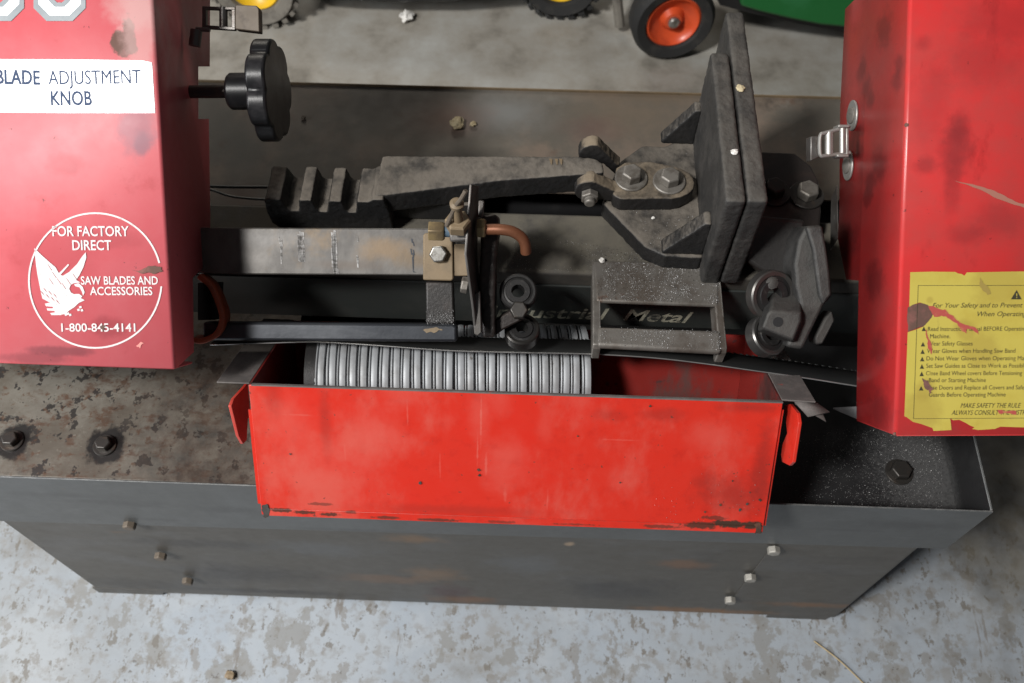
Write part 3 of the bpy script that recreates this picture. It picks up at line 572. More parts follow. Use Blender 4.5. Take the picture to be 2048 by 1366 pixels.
# orange lip under the left cover; a black block paints the opening's shade
bm = NB(); prism(bm, [ls(388, 566) + V((.004, 0, 0)), ls(388, 640) + V((.004, 0, 0)), hp(428, 640, .02), hp(428, 566, .02)], -N * .03); obj('blade_mouth_shade', bm, M['void'], lc)
path = smoothpath([hp(396, 552, .05), hp(420, 572, .05), hp(438, 610, .05), hp(444, 640, .05), hp(432, 668, .05), hp(405, 682, .05), hp(385, 680, .05)], 5)
bm = NB(); vs = [(bm.verts.new(p), bm.verts.new(p - N * .03 + V((-.004, 0, 0)))) for p in path]
for (a, b), (c, d) in zip(vs, vs[1:]): bm.faces.new((a, c, d, b))
obj('guard_lip', bm, M['orange_lip'], lc, solid=.006, bev=.001)
# latch on the left cover
lt_n = .05
bm = NB(); hprism(bm, [(404, 12), (470, 14), (470, 20), (412, 18), (412, 50), (470, 54), (470, 60), (404, 56)], lt_n, lt_n - .006); hprism(bm, [(463, 16), (470, 16), (470, 56), (463, 56)], lt_n - .0005, lt_n - .0055)
lat = obj('latch', bm, M['guard'], lc, bev=.0005)
bm = NB(); hprism(bm, [(470, 9), (513, 11), (518, 18), (519, 64), (470, 58)], lt_n + .004, lt_n - .008); obj('latch_lever', bm, M['brown_bolt'], lc, bev=.001)
bm = NB(); tube(bm, [hp(447, 15, lt_n - .003), hp(447, 55, lt_n - .003)], .0042, 12); obj('latch_pin', bm, M['guard'], lc)
bm = NB(); tube(bm, [hp(392, 58, lt_n + .002), hp(420, 60, lt_n + .002)], .0022, 8); tube(bm, [hp(393, 60, .05), hp(389, 92, .05)], .006, 12); obj('latch_hinge', bm, M['guard'], lc)
# ---- right cover
NRr = .14
tA, tB = hp(1829, -280, NRr), hp(1790, 870, NRr)
E_ = (tB - tA).normalized(); bk = hp(1682, 214, 0); SN = E_.cross(bk - hp(1815, 214, NRr)).normalized()
def rs(px, py): return hit(px, py, tB, SN)
front = [tA, hp(2700, -300, NRr), hp(2700, 866, NRr), tB]
side = [tA, rs(1740, -60), rs(1710, 0), rs(1692, 18), rs(1682, 214), rs(1680, 430), rs(1677, 476), rs(1694, 559), rs(1719, 561), rs(1714, 838), tB]
bm = folded(front, side, None, 'wheel_cover', .0028)
rc = obj('wheel_cover', bm, M['red_right'], sh, solid=.0018, label='bright red right wheel cover with torn yellow safety label')
bm = NB(); poly(bm, [tB + V((.002, 0, 0)), hp(2700, 866, NRr), hp(2700, 866, NRr) - N * .12, rs(1714, 840)]); poly(bm, [hp(2700, 866, NRr), hp(2700, -300, NRr), hp(2700, -300, NRr) - N * .13, hp(2700, 866, NRr) - N * .13])
obj('bottom_flange', bm, M['red_right'], rc, solid=.0018)
bm = NB(); prism(bm, [rs(1716, 839), rs(1716, 815), hit(1666, 818, tB - N * .1, N)], V((0, .0012, .0008))); obj('corner_flap', bm, M['black_pan'], rc)
bm = NB(); hprism(bm, [(1745, 820), (2600, 800), (2600, -200), (1760, -200)], .02, -.02); obj('wheel_casting', bm, M['void'], rc)
bm = NB(); prism(bm, [rs(1679, 370) + V((-.002, 0, 0)), rs(1664, 395), rs(1662, 500), rs(1677, 476)], V((-.001, -.0005, 0))); obj('inner_plate', bm, M['guard'], rc)
nr = NRr + .0014
# yellow safety label with torn edges
def L(zx, zy): return hp(1780 + zx * .2562, 530 + zy * .2562, nr)
lab = [(158, 56), (330, 52), (510, 54), (530, 66), (560, 70), (580, 84), (600, 58), (900, 52), (1046, 50), (1900, 46), (1900, 1270), (1046, 1268), (860, 1262), (820, 1280), (690, 1288), (640, 1280), (660, 1268), (620, 1250), (590, 1232), (540, 1208), (492, 1212), (470, 1196), (476, 1240), (480, 1288), (340, 1296), (330, 1272), (240, 1240), (180, 1225), (130, 1188), (112, 1180), (138, 525), (200, 505), (262, 480), (300, 440), (320, 410), (330, 380), (300, 340), (290, 310), (232, 292), (180, 310), (150, 330)]
bm = NB(); poly(bm, [L(*p) for p in lab]); yl = obj('label', bm, M['yellow'], rc, normals=False, label='torn yellow safety label with black print')
def LT(zx, zy): return hp(1780 + zx * .2562, 530 + zy * .2562, nr + .0003)
bm = NB()
def line(a, b, w):
    d = (LT(*b) - LT(*a)).normalized(); s = N.cross(d) * w; poly(bm, [LT(*a) - s, LT(*b) - s, LT(*b) + s, LT(*a) + s])
line((220, 160), (1900, 158), .0002); line((220, 160), (183, 1200), .0002); line((183, 1200), (1900, 1190), .0002)
bm0 = bm; cap1, cap2 = .0045, .0040
def row(s, x0, x1, y, cap, sh_=0, bold=.0):
    bm = NB(); textbm(bm, s, LT(x0, y), LT(x1, y + (x1 - x0) * -.003), N, cap, sh_, bold); obj('printed_text', bm, M['black_ink'], rc, normals=False)
row('For Your Safety and to Prevent', 330, 1035, 333, cap1, .3, 0); row('When Operating', 682, 1068, 400, cap1, .3, 0)
row('Read Instruction Manual BEFORE Operating', 295, 1066, 515, cap2); row('Machine.', 312, 470, 572, cap2)
row('Wear Safety Glasses', 293, 644, 629, cap2); row('Wear Gloves when Handling Saw Band', 288, 978, 687, cap2)
row('Do Not Wear Gloves when Operating Machine', 284, 1140, 745, cap2); row('Set Saw Guides as Close to Work as Possible', 282, 1062, 803, cap2)
row('Close Band Wheel covers Before Tensioning', 280, 1030, 861, cap2); row('Band or Starting Machine', 303, 748, 915, cap2)
row('Close Doors and Replace all Covers and Safety', 272, 1080, 973, cap2); row('Guards Before Operating Machine', 303, 902, 1028, cap2)
row('MAKE SAFETY THE RULE', 550, 1022, 1115, cap1, .3, 0); row('ALWAYS CONSULT THE INSTRUCTIONS', 480, 1240, 1170, cap1, .3, 0)
obj('border_line', bm0, M['black_ink'], rc, normals=False); bm = NB()
for x, y in ((264, 512), (257, 632), (254, 690), (251, 748), (249, 806), (247, 864), (243, 976)):
    poly(bm, [LT(x - 17, y + 4), LT(x + 17, y + 4), LT(x, y - 32)])
obj('bullet_triangle', bm, M['black_ink'], rc, normals=False); bm = NB(); poly(bm, [LT(944, 268), LT(1028, 268), LT(988, 194)])
obj('warning_triangle', bm, M['black_ink'], rc, normals=False)
bm = NB(); poly(bm, [LT(984, 222), LT(993, 222), LT(991, 245), LT(986, 245)]); poly(bm, [LT(985, 250), LT(992, 250), LT(992, 258), LT(985, 258)])
for v in bm.verts: v.co += N * .0002
obj('warning_mark', bm, M['yellow'], rc, normals=False)
def lpatch(zs, mt, name, seed, dn=.0005, jit=.14):
    b = NB(); poly(b, [hp(1780 + x * .2562, 530 + y * .2562, nr + dn) for x, y in ragpx(zs, jit, 3, seed)]); obj(name, b, mt, rc, normals=False)
lpatch([(140, 330), (232, 296), (296, 312), (336, 384), (300, 440), (262, 478), (140, 522)], M['bare_brown'], 'bare_patch', 4, .0001, .06)
lpatch([(300, 318), (330, 318), (430, 345), (500, 405), (560, 455), (640, 478), (690, 520), (690, 545), (640, 500), (600, 500), (598, 535), (560, 515), (470, 425), (400, 395), (345, 405)], M['torn_red'], 'torn_streak', 5)
lpatch([(286, 490), (296, 560), (330, 660), (322, 700), (296, 590)], M['torn_red'], 'torn_streak', 7)
lpatch([(250, 880), (300, 900), (340, 965), (315, 1005), (270, 960)], M['bare_brown'], 'stain', 8)
lpatch([(700, 90), (740, 150), (785, 225), (760, 235), (700, 160)], mat('label_stain', (.33, .24, .06), .5), 'stain', 11)
lpatch([(840, 1130), (985, 1140), (985, 1170), (850, 1160)], M['torn_red'], 'torn_streak', 13)
def rsp(pxs, mt, name, seed):
    b = NB(); poly(b, [rs(x, y) - V((.0014, 0, -.0003)) for x, y in ragpx(pxs, .16, 3, seed)]); obj(name, b, mt, rc, normals=False)
dk = mat('dark_scuff', (.22, .02, .022), .5, 0, [((.10, .02, .02), 60, .45, .65, .8)])
for px, py, w in ((1725, 140, .007), (1735, 175, .006), (1742, 200, .005), (1800, 130, .006), (1795, 165, .006), (1742, 365, .007), (1736, 395, .006), (1720, 300, .006), (1724, 262, .004), (1760, 330, .01), (1770, 60, .010), (1700, 480, .012), (1750, 560, .012), (1760, 700, .01), (1760, 820, .014)):
    stain(M['red_right'], rs(px, py), (w * 1.2, w * 2, w * 2), (.17, .018, .02), .6, .7, .7, 90)
for px, py, rx_, ru_, am in ((1912, 300, .017, .035, .65), (1918, 255, .012, .020, .5), (1905, 370, .010, .03, .4), (1960, 120, .04, .03, .3), (2010, 40, .05, .02, .3), (1850, 330, .012, .01, .5), (1845, 90, .01, .008, .4), (1930, 470, .02, .012, .4), (2000, 440, .03, .02, .35), (1860, 220, .02, .05, .25)):
    stain(M['red_right'], hp(px, py, NRr), (rx_, ru_, ru_), (.20, .022, .024), am, .6, .8)
for px, py, r_ in ((1860, 600, .004), (1960, 700, .02), (2000, 560, .03), (1845, 820, .02), (1930, 660, .012), (1850, 780, .012)):
    stain(M['yellow'], hp(px, py, nr), (r_, r_, r_), (.36, .26, .05), .5)
patch([(1905, 360), (1930, 366), (1990, 382), (2048, 408), (2100, 430), (2040, 412), (1970, 384)], mat('long_scratch', (.36, .15, .11), .6), rc, nr, 'scratch', 6, .05)
for x, y, s in ((1814, 250, 9), (1820, 120, 4), (1816, 160, 3), (1811, 330, 4), (1812, 372, 5), (1806, 478, 4), (1800, 615, 4), (1800, 690, 3), (1789, 868, 6)):
    b = NB(); pp = hp(x, y, NRr); bmesh.ops.create_icosphere(b, subdivisions=1, radius=.0014 * s / 4)
    for v in b.verts: v.co.z *= .5; v.co += noise.noise_vector(v.co * 900) * .0004
    obj('chipped_spot', b, M['bare_brown'], rc, frame(pp + V((.0005, 0, 0)) - N * .0004, N), smooth=80)
# draw latch of the right cover
ln_ = .055
def lw(pts, r, n=8): b = NB(); tube(b, pts, r, n); return b
bm = NB(); hprism(bm, [(1621, 273), (1640, 271), (1640, 314), (1621, 322)], ln_ - .004, ln_ - .02); lat = obj('latch', bm, M['guard'], rc, bev=.001)
bm = NB(); tube(bm, smoothpath([hp(1700, 255, ln_), hp(1680, 258, ln_), hp(1650, 266, ln_), hp(1641, 270, ln_), hp(1639, 290, ln_), hp(1641, 310, ln_), hp(1652, 311, ln_), hp(1700, 305, ln_)], 5), .0019, 8); obj('latch_bail', bm, M['chrome'], rc)
bm = NB(); tube(bm, [hp(1658, 264, ln_ - .002), hp(1658, 309, ln_ - .002)], .0043, 14); tube(bm, [hp(1685, 256, ln_), hp(1685, 306, ln_)], .0032, 12); obj('latch_pin', bm, M['chrome'], rc)
bm = NB()
for (x0, y0, x1, y1) in ((1677, 252, 1700, 252), (1675, 311, 1698, 311)):
    hprism(bm, [(x0, y0 - 3), (x1, y0 - 3), (x1, y0 + 3), (x0, y0 + 3)], ln_ + .005, ln_ - .012)
hprism(bm, [(1692, 252), (1698, 252), (1698, 312), (1692, 312)], ln_ + .002, ln_ - .004)
obj('latch_frame', bm, M['chrome'], rc, bev=.0008)
for px, py, an in ((1709, 231, 15), (1700, 331, -10)):
    pp = rs(px, py); mw = frame(pp - SN * (.001 if SN.x > 0 else -.001), SN if SN.x < 0 else -SN, U)
    bm = NB(); pts = [V((.0155 * math.cos(t) , .0115 * math.sin(t), 0)) for t in [2 * math.pi * i / 26 for i in range(26)]]; prism(bm, pts, V((0, 0, .0022)))
    ear = obj('latch_ear', bm, M['chrome'], rc, mw, bev=.0006)
    bm = NB(); lathe(bm, [(.0085, .002), (.008, .004), (.005, .0052), (0, .0056)], 20); obj('rivet', bm, M['dull_bolt'], rc, mw)

# ---- guide bars between the covers
NBR = .036
bm = NB(); hprism(bm, [(380, 455), (908, 457), (936, 457), (936, 551), (908, 551), (380, 548)], NBR, .0); gb = obj('guide_bar', bm, M['bare'], sh, bev=.0015)
rs_ = random.Random(4)
for px, py, rx_, ru_, col, am in ((770, 500, .035, .016, (.19, .13, .075), .8), (830, 520, .03, .012, (.15, .105, .06), .6), (700, 530, .05, .006, (.10, .08, .065), .6), (560, 480, .05, .01, (.17, .165, .16), .5), (875, 480, .01, .02, (.06, .055, .05), .5)): stain(M['bare'], hp(px, py, NBR), (rx_, ru_, ru_), col, am, .8, .8, 45)
for (x, w, y0, y1, k, mt) in ((598, 9, 460, 524, 44, 'bar_scratch'), (664, 4.5, 458, 548, 60, 'bar_scratch'), (558, 4, 466, 535, 5, 'bar_scratch'), (712, 2, 468, 545, 3, 'bar_scratch'), (822, 3, 466, 545, 8, 'rail')):
    b = NB()
    for _ in range(k):
        xx = x + rs_.gauss(0, w * .5); a0 = rs_.uniform(y0, y1); a1 = min(y1, a0 + rs_.uniform(8, 40)); lean = (a0 - y0) * .06
        poly(b, [hp(xx + lean, a0, NBR + .0004), hp(xx + lean + rs_.uniform(1.6, 4.5), a0 + 1, NBR + .0004), hp(xx + lean + 3.4 + rs_.uniform(.3, 1.5), a1, NBR + .0004), hp(xx + lean + 1.6, a1, NBR + .0004)])
    obj('scratch', b, M[mt], gb, normals=False)
# bevelled under rail
bm = NB(); hprism(bm, [(405, 644), (906, 648), (914, 652), (914, 684), (405, 681)], .034, .016); obj('lower_rail', bm, M['rail'], sh, bev=.003, seg=2)
b = NB(); poly(b, [hp(*p, .0346) for p in ragpx([(846, 660), (872, 654), (886, 660), (868, 666)], .2, 2, 3)]); obj('paint_spot', b, M['tan'], sh, normals=False)
# clamp at the bar end
bm = NB(); hprism(bm, [(846, 470), (850, 466), (905, 466), (907, 558), (903, 562), (846, 560)], NBR + .006, NBR + .0003); obj('clamp_plate', bm, M['tan'], sh, bev=.0015)
bm = NB(); hprism(bm, [(908, 488), (936, 488), (936, 552), (908, 552)], NBR + .003, NBR + .0003); obj('clamp_plate', bm, M['tan'], sh, bev=.001)
bm = NB(); hprism(bm, [(851, 563), (906, 563), (909, 648), (852, 648)], NBR - .004, .017); obj('clamp_strip', bm, M['strip'], sh, bev=.002)
bolt(sh, hp(877, 508, NBR + .0062), N + V((.02, 0, 0)), .0095, .0085, M['steel'], spin=V((1, .15, 0)))
# guard plate seen on edge: stands across the bar
def xpoly(pxs, x): return [hx(px, py, x) for px, py in pxs]
bm = NB(); xg = hp(938, 500, .06).x
gp = [(.006, .15), (-.02, .15), (-.045, .11), (-.05, .05), (-.035, .0), (.0, -.005), (.012, .0), (.016, .05)]
# outline on the head's u-n plane at x = xg, from the pixels of its near edge and a depth back
near = [hp(941, 369, .105), hp(936, 440, .105), hp(931, 508, .105), hp(938, 560, .095), hp(946, 620, .085), hp(950, 664, .075)]
far = [p - N * d + V((.006, 0, 0)) for p, d in zip(near, (.012, .05, .07, .06, .035, .012))]
vs = [(bm.verts.new(p), bm.verts.new(q)) for p, q in zip(near, far)]
for (a, b), (c, d) in zip(vs, vs[1:]): bm.faces.new((a, c, d, b))
obj('guard_plate', bm, M['guard'], sh, solid=.0024, bev=.0004)
bm = NB(); hprism(bm, [(944, 590), (960, 582), (963, 665), (955, 672), (948, 668)], .078, .066); obj('guard_tab', bm, M['guard'], sh, bev=.001)
mw = frame(hp(936, 571, .075), (-1, .1, .1), U); bm = NB(); hexhead(bm, .0085, .007, mw); obj('bolt', bm, M['dull_bolt'], sh, bev=.0005)
# cast bracket
bm = NB(); hprism(bm, [(962, 432), (990, 428), (997, 434), (997, 470), (991, 520), (990, 676), (966, 675), (962, 620), (958, 560), (961, 500)], .058, .012); obj('guide_bracket', bm, M['brown_cast'], sh, bev=.004, seg=3, cast=3)
bm = NB(); hprism(bm, [(990, 640), (1020, 620), (1050, 606), (1058, 622), (1046, 640), (1006, 660), (990, 672)], .045, .026); obj('bearing_arm', bm, M['brown_cast'], sh, bev=.002)
def bearing(c, axis, R_, h, r_in, m1=M['bearing'], m2=M['bearing_dark']):
    mw = frame(c, axis); bm = NB()
    lathe(bm, [(r_in * 1.25, -h / 2), (R_ - .0015, -h / 2), (R_, -h / 2 + .0015), (R_, h / 2 - .0015), (R_ - .0015, h / 2), (R_ * .80, h / 2), (R_ * .78, h / 2 - .0015)], 40)
    o = obj('bearing', bm, m1, sh, mw)
    bm = NB(); lathe(bm, [(R_ * .78, h / 2 - .0016), (r_in * 1.3, h / 2 - .0010), (r_in * 1.25, h / 2 + .0008), (r_in * .7, h / 2 + .0008), (r_in * .65, -h / 2)], 36); obj('bearing_seal', bm, m2, o, mw)
    return o
bearing(hp(1036, 586, .036), (0, -.30, .95), .0195, .014, .010, M['bearing_dark'])
bearing(hp(1044, 664, .024), (0, -.05, .99), .0187, .017, .009, mat('dark_bearing', (.07, .065, .06), .32, .8))
bm = NB(); mw = frame(hp(1038, 622, .052), (0, -.45, .88)); hexhead(bm, .0098, .013, mw); obj('bolt', bm, M['black_bolt'], sh, bev=.0006)
# coolant valve
bm = NB(); mw = frame(hp(858, 462, .085), (1, 0, 0), N); hexhead(bm, .0105, .0155, mw); cv = obj('coolant_valve', bm, M['brass'], sh, bev=.0006, label='brass coolant valve on the bar end')
bm = NB(); tube(bm, [hp(888, 462, .085), hp(900, 462, .085)], .0062, 14); obj('blue_thread', bm, mat('blue_thread_seal', (.09, .14, .19), .5), cv)
bm = NB(); hprism(bm, [(897, 456), (937, 457), (937, 482), (900, 484)], .094, .072); obj('valve_body', bm, M['guard'], cv, bev=.002)
bm = NB(); a0, a1 = hp(916, 452, .10), hp(914, 414, .128); mw = frame(a0, a1 - a0); lathe(bm, [(.0062, .010), (.0050, .013), (.0046, .034), (.0066, .035), (.0068, .039), (.004, .041), (0, .041)], 20, mw); hexhead(bm, .0125, .012, mw); obj('valve_stem', bm, M['tan'], cv)
bm = NB(); tube(bm, smoothpath([hp(893, 452, .112), hp(904, 428, .122), hp(914, 408, .137), hp(922, 398, .142), hp(932, 381, .148)], 4), [.0022] * 17, 8); obj('valve_handle', bm, M['brown_bolt'], cv)
bm = NB(); mw = frame(hp(954, 456, .075), (1, 0, 0), N); hexhead(bm, .0105, .009, mw); obj('valve_nut', bm, M['brass'], cv, bev=.0006)
bm = NB(); hprism(bm, [(957, 401), (968, 401), (966, 436), (956, 434)], .062, .05); obj('guard_tab', bm, M['guard'], sh, bev=.001)
bm = NB(); tube(bm, smoothpath([hp(972, 459, .075), hp(1000, 459, .078), hp(1024, 463, .077), hp(1042, 474, .073), hp(1050, 488, .068), hp(1052, 505, .062)], 6), .0056, 16); obj('copper_tube', bm, M['copper'], sh)
# ---- right guide arm
bm = NB(); hprism(bm, [(1612, 452), (1646, 450), (1655, 500), (1661, 545), (1666, 592), (1648, 612), (1606, 700), (1572, 694), (1590, 650), (1600, 610), (1592, 575), (1588, 530), (1597, 480)], .045, -.005)
ga = obj('guide_arm', bm, M['arm_cast'], sh, bev=.004, seg=3)
bm = NB(); loft(bm, [hp(x, y, .062) for x, y in ((1534, 629), (1541, 621), (1603, 625), (1602, 642), (1586, 682), (1524, 656))], [hp(x, y, .022) for x, y in ((1526, 604), (1546, 583), (1602, 586), (1608, 648), (1589, 692), (1511, 664))]); gbk = obj('guide_block', bm, M['arm_cast'], ga, bev=.0025, seg=3)
bm = NB(); hprism(bm, [(1612, 454), (1645, 452), (1654, 500), (1660, 545), (1664, 590), (1647, 610), (1638, 590), (1632, 545), (1626, 500)], .053, .0445); obj('arm_ridge', bm, M['arm_cast'], ga, bev=.003, seg=3)
b = NB(); mwh = frame(hp(1556, 644, .0622), N); lathe(b, [(.0052, -.001), (.0050, .0004), (.0, .0004)], 20); obj('bolt_hole_shade', b, M['void'], ga, mwh)  # flat dark disc paints the shade of a hollow
bm = NB(); hprism(bm, [(1664, 622), (1670, 642), (1646, 688), (1632, 690), (1630, 676), (1650, 636)], .03, .004); obj('guide_wedge', bm, M['arm_cast'], ga, bev=.002)
bm = NB(); hprism(bm, [(1500, 430), (1612, 440), (1600, 530), (1588, 560), (1545, 556), (1490, 520)], .002, -.03); obj('arm_casting', bm, M['strip'], ga, bev=.004, seg=3)
bearing(hp(1541, 589, .030), (.30, -.62, .72), .026, .014, .0125)
bearing(hp(1532, 672, .024), (.40, -.20, .88), .0225, .015, .010, mat('dull_bearing', (.16, .155, .15), .32, .85))
bm = NB(); mw = frame(hp(1540, 566, .034), (.1, -.3, .95)); lathe(bm, [(.008, 0), (.008, .004), (.005, .006), (0, .0065)], 8, mw); obj('bearing_cap', bm, M['arm_cast'], sh)
# ---- adjusting knob
kn_n = .045
kc = hp(549, 182, kn_n); sc_ = .107 * 1.0
kd = V((1, .02, .03)).normalized(); mw = frame(kc, kd, U)
R0 = (hp(533, 181, kn_n) - hp(533, 80, kn_n)).length
bm = NB(); pts = []
for i in range(96):
    t = 2 * math.pi * i / 96; k_ = abs(math.sin(3.5 * t + .35)); rr = R0 * (.86 + .16 * k_ ** .55)
    pts.append(V((rr * math.cos(t), rr * math.sin(t), 0)))
prism(bm, pts, V((0, 0, .020))); bmesh.ops.translate(bm, verts=bm.verts[:], vec=V((0, 0, -.0155)))
kb = obj('adjustment_knob', bm, M['knob'], sh, mw, bev=.003, seg=3, label='black lobed plastic hand knob on a steel shaft')
bm = NB(); lathe(bm, [(.006, -.047), (.0165, -.0465), (.0185, -.044), (.0185, -.019)], 28); obj('knob_hub', bm, M['knob'], kb, mw)
bm = NB(); lathe(bm, [(.0066, -.12), (.0066, -.040)], 18); obj('knob_shaft', bm, M['black_bolt'], kb, mw)

# ================================================================== chip tray (tipped back under the bed)
th = rad(36); FD = V((0, -math.sin(th), -math.cos(th))); BD = V((0, math.cos(th), -math.sin(th)))
tr = thing('chip_tray', (-.014, .40, .55), 'bright red sheet metal chip tray tipped on the stand front', 'tray')
tx0, tx1 = -.2849, .2572
R_ = V((0, .4308, .6757)); HT, DP = .157, .177
def T(x, v, w): return V((x, 0, 0)) + R_ + FD * v + BD * w          # v down the face, w back into the saw
bm = NB(); prism(bm, [T(tx0, 0, 0), T(tx1, 0, 0), T(tx1, HT, 0), T(tx0, HT, 0)], BD * .0018); fw = obj('front_wall', bm, M['tray_red'], tr, bev=.0007)
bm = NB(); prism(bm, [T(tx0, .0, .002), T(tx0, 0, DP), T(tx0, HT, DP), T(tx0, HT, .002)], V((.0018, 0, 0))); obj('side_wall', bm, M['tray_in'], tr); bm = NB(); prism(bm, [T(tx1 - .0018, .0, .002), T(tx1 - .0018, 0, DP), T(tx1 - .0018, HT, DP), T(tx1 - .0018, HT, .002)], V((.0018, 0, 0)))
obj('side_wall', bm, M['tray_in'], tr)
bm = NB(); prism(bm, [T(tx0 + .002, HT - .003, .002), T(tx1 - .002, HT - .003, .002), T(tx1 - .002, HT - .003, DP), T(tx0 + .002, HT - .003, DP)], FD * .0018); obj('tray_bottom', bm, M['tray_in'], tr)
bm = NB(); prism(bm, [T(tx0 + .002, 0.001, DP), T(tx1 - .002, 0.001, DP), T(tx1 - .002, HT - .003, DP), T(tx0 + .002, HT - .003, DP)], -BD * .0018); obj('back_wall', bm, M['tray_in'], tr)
bm = NB(); prism(bm, [T(tx0 + .004, HT - .0085, -.0009), T(tx1 - .004, HT - .0085, -.0009), T(tx1 - .004, HT + .0004, -.0009), T(tx0 + .004, HT + .0004, -.0009)], BD * .0007); obj('bottom_hem', bm, M['tray_red'], tr, bev=.0003)
fl = .034
for x0, x1, s in ((tx0 - fl, tx0 - .0003, 1), (tx1 + .0003, tx1 + fl, 2)):
    bm = NB(); prism(bm, [T(x0, -.0004, .004 if s == 1 else .006), T(x1, -.0004, .004), T(x1, -.0004, DP), T(x0, -.0004, DP)], FD * .0016); obj('rim_flange', bm, M['rim_dust'], tr, bev=.0005)
bm = NB(); poly(bm, [T(tx1 + .012, .001, .008), T(tx1 + fl - .002, .001, .012), T(tx1 + fl + .012, .006, -.006), T(tx1 + fl - .010, .010, -.010)])
poly(bm, [T(tx1 + .014, .004, .006), T(tx1 + fl + .004, .004, .006), T(tx1 + fl + .008, .014, -.012)]); obj('torn_corner', bm, M['rim_dust'], tr, solid=.0012)
# hanging tabs (plates across x)
def tab(pxs, x, t, mt):
    b = NB(); prism(b, [hx(px, py, x) for px, py in pxs], V((t, 0, 0))); obj('hook_tab', b, mt, tr, bev=.0006)
xt = -.304
tab([(496, 766), (492, 772), (469, 797), (463, 812), (478, 872), (487, 888), (494, 880), (496, 838), (502, 832)], xt, -.0035, M['tray_red'])
tab([(1568, 810), (1580, 808), (1594, 826), (1597, 846), (1585, 924), (1578, 931), (1564, 924), (1562, 910), (1564, 890), (1574, 866)], .268, .0035, M['tray_red'])
bm = NB(); prism(bm, [T(tx0 - .004, .03, .003), T(tx0 - .0004, .03, .003), T(tx0 - .0004, .145, .003), T(tx0 - .004, .145, .003)], BD * .0016); obj('seam_flange', bm, M['tray_red'], tr); bm = NB(); prism(bm, [T(tx1 + .0004, .01, .003), T(tx1 + .003, .01, .003), T(tx1 + .003, .15, .003), T(tx1 + .0004, .15, .003)], BD * .0016); obj('seam_flange', bm, M['tray_red'], tr)
def tp(px, py, d=.0012):
    return hit(px, py, R_ - BD * d, BD)
def tpatch(pxs, mt, name, seed, jit=.2, d=.0012):
    b = NB(); poly(b, [tp(x, y, d) for x, y in ragpx(pxs, jit, 3, seed)]); obj(name, b, mt, tr, normals=False)
bm = NB(); prism(bm, [T(tx0 + .003, -.0009, -.0006), T(tx1, -.0009, -.0006), T(tx1, .0007, -.0006), T(tx0 + .003, .0007, -.0006)], BD * .0036); obj('top_edge', bm, M['rim_dust'], tr)
for x, y, w, h, am in ((560, 1020, 26, 5, .9), (610, 1024, 26, 5, .9), (660, 1028, 22, 5, .9), (700, 1024, 16, 4, .7), (640, 1008, 26, 4, .6), (770, 1034, 34, 4, .8), (880, 1039, 50, 4, .8), (1000, 1043, 40, 4, .6), (1320, 1052, 40, 5, .7), (1400, 1050, 40, 8, .9), (1460, 1048, 40, 9, 1), (1500, 1050, 24, 9, 1), (1430, 1036, 30, 5, .7), (1150, 1048, 60, 3, .6)):
    stain(M['tray_red'], tp(x, y, 0), (w / 1800, h / 1800, h / 1800), (.055, .030, .02), am, 1.0, .35, 170)
for x, y, w, h, am in ((590, 860, 60, 80, .55), (745, 870, 70, 70, .7), (800, 790, 40, 40, .5), (960, 830, 24, 70, .55), (1010, 930, 50, 70, .7), (1000, 800, 30, 40, .5), (1090, 850, 20, 40, .4), (1430, 870, 60, 40, .6), (1250, 950, 40, 30, .35), (640, 960, 60, 30, .3)):
    stain(M['tray_red'], tp(x, y, 0), (w / 1800, h / 1800, h / 1800), (.60, .105, .08), am * .72, .8, 1.0, 35)
for x, y, w, h, am in ((962, 840, 2, 50, .7), (955, 900, 2, 34, .6), (972, 930, 3, 24, .6), (815, 830, 2, 30, .5), (1010, 990, 4, 16, .5), (1095, 1000, 2, 22, .4), (600, 830, 30, 2, .4), (690, 905, 2, 20, .3), (1240, 880, 40, 2, .4), (880, 930, 2, 30, .4)):
    stain(M['tray_red'], tp(x, y, 0), (w / 1800, h / 1800, h / 1800), (.60, .16, .125), am * .6, 1.0, .8, 160)
for x, y, w, h, am in ((1470, 990, 80, 50, .55), (1525, 930, 22, 120, .6), (1410, 960, 30, 30, .4), (1330, 830, 50, 16, .4), (1500, 815, 70, 14, .5), (650, 840, 14, 90, .35), (545, 790, 20, 60, .3), (1220, 830, 40, 16, .3), (900, 1020, 200, 14, .35)):  # dark grime and streaks, plus a painted shadow at the top right
    stain(M['tray_red'], tp(x, y, 0), (w / 1800, h / 1800, h / 1800), (.22, .022, .016), am, .7, .9, 70)
for x, y, w, h, am in ((1400, 740, 26, 14, .9), (1470, 700, 40, 60, .5), (1545, 760, 16, 60, .8)):
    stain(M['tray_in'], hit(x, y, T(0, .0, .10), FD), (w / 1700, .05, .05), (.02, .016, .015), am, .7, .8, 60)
tpatch([(524, 1010), (534, 1008), (540, 1020), (536, 1034), (526, 1034)], M['guard'], 'bare_corner', 3)
tpatch([(1508, 1050), (1522, 1046), (1524, 1066), (1510, 1068)], M['grime'], 'bare_corner', 4)
for i, (x, y, r) in enumerate(((840, 966, 3.5), (957, 940, 4), (958, 951, 3.5), (1300, 812, 3), (1240, 965, 2), (1155, 872, 2), (580, 908, 2.5), (1520, 1000, 3.5), (1480, 1020, 4), (1440, 1010, 3), (1500, 985, 2), (1465, 962, 2), (1494, 1008, 3), (1410, 1024, 2.5))):
    tpatch([(x - r, y), (x, y - r), (x + r, y), (x, y + r)], M['grime'] if i % 2 else M['guard'], 'chipped_spot', 50 + i, .25)

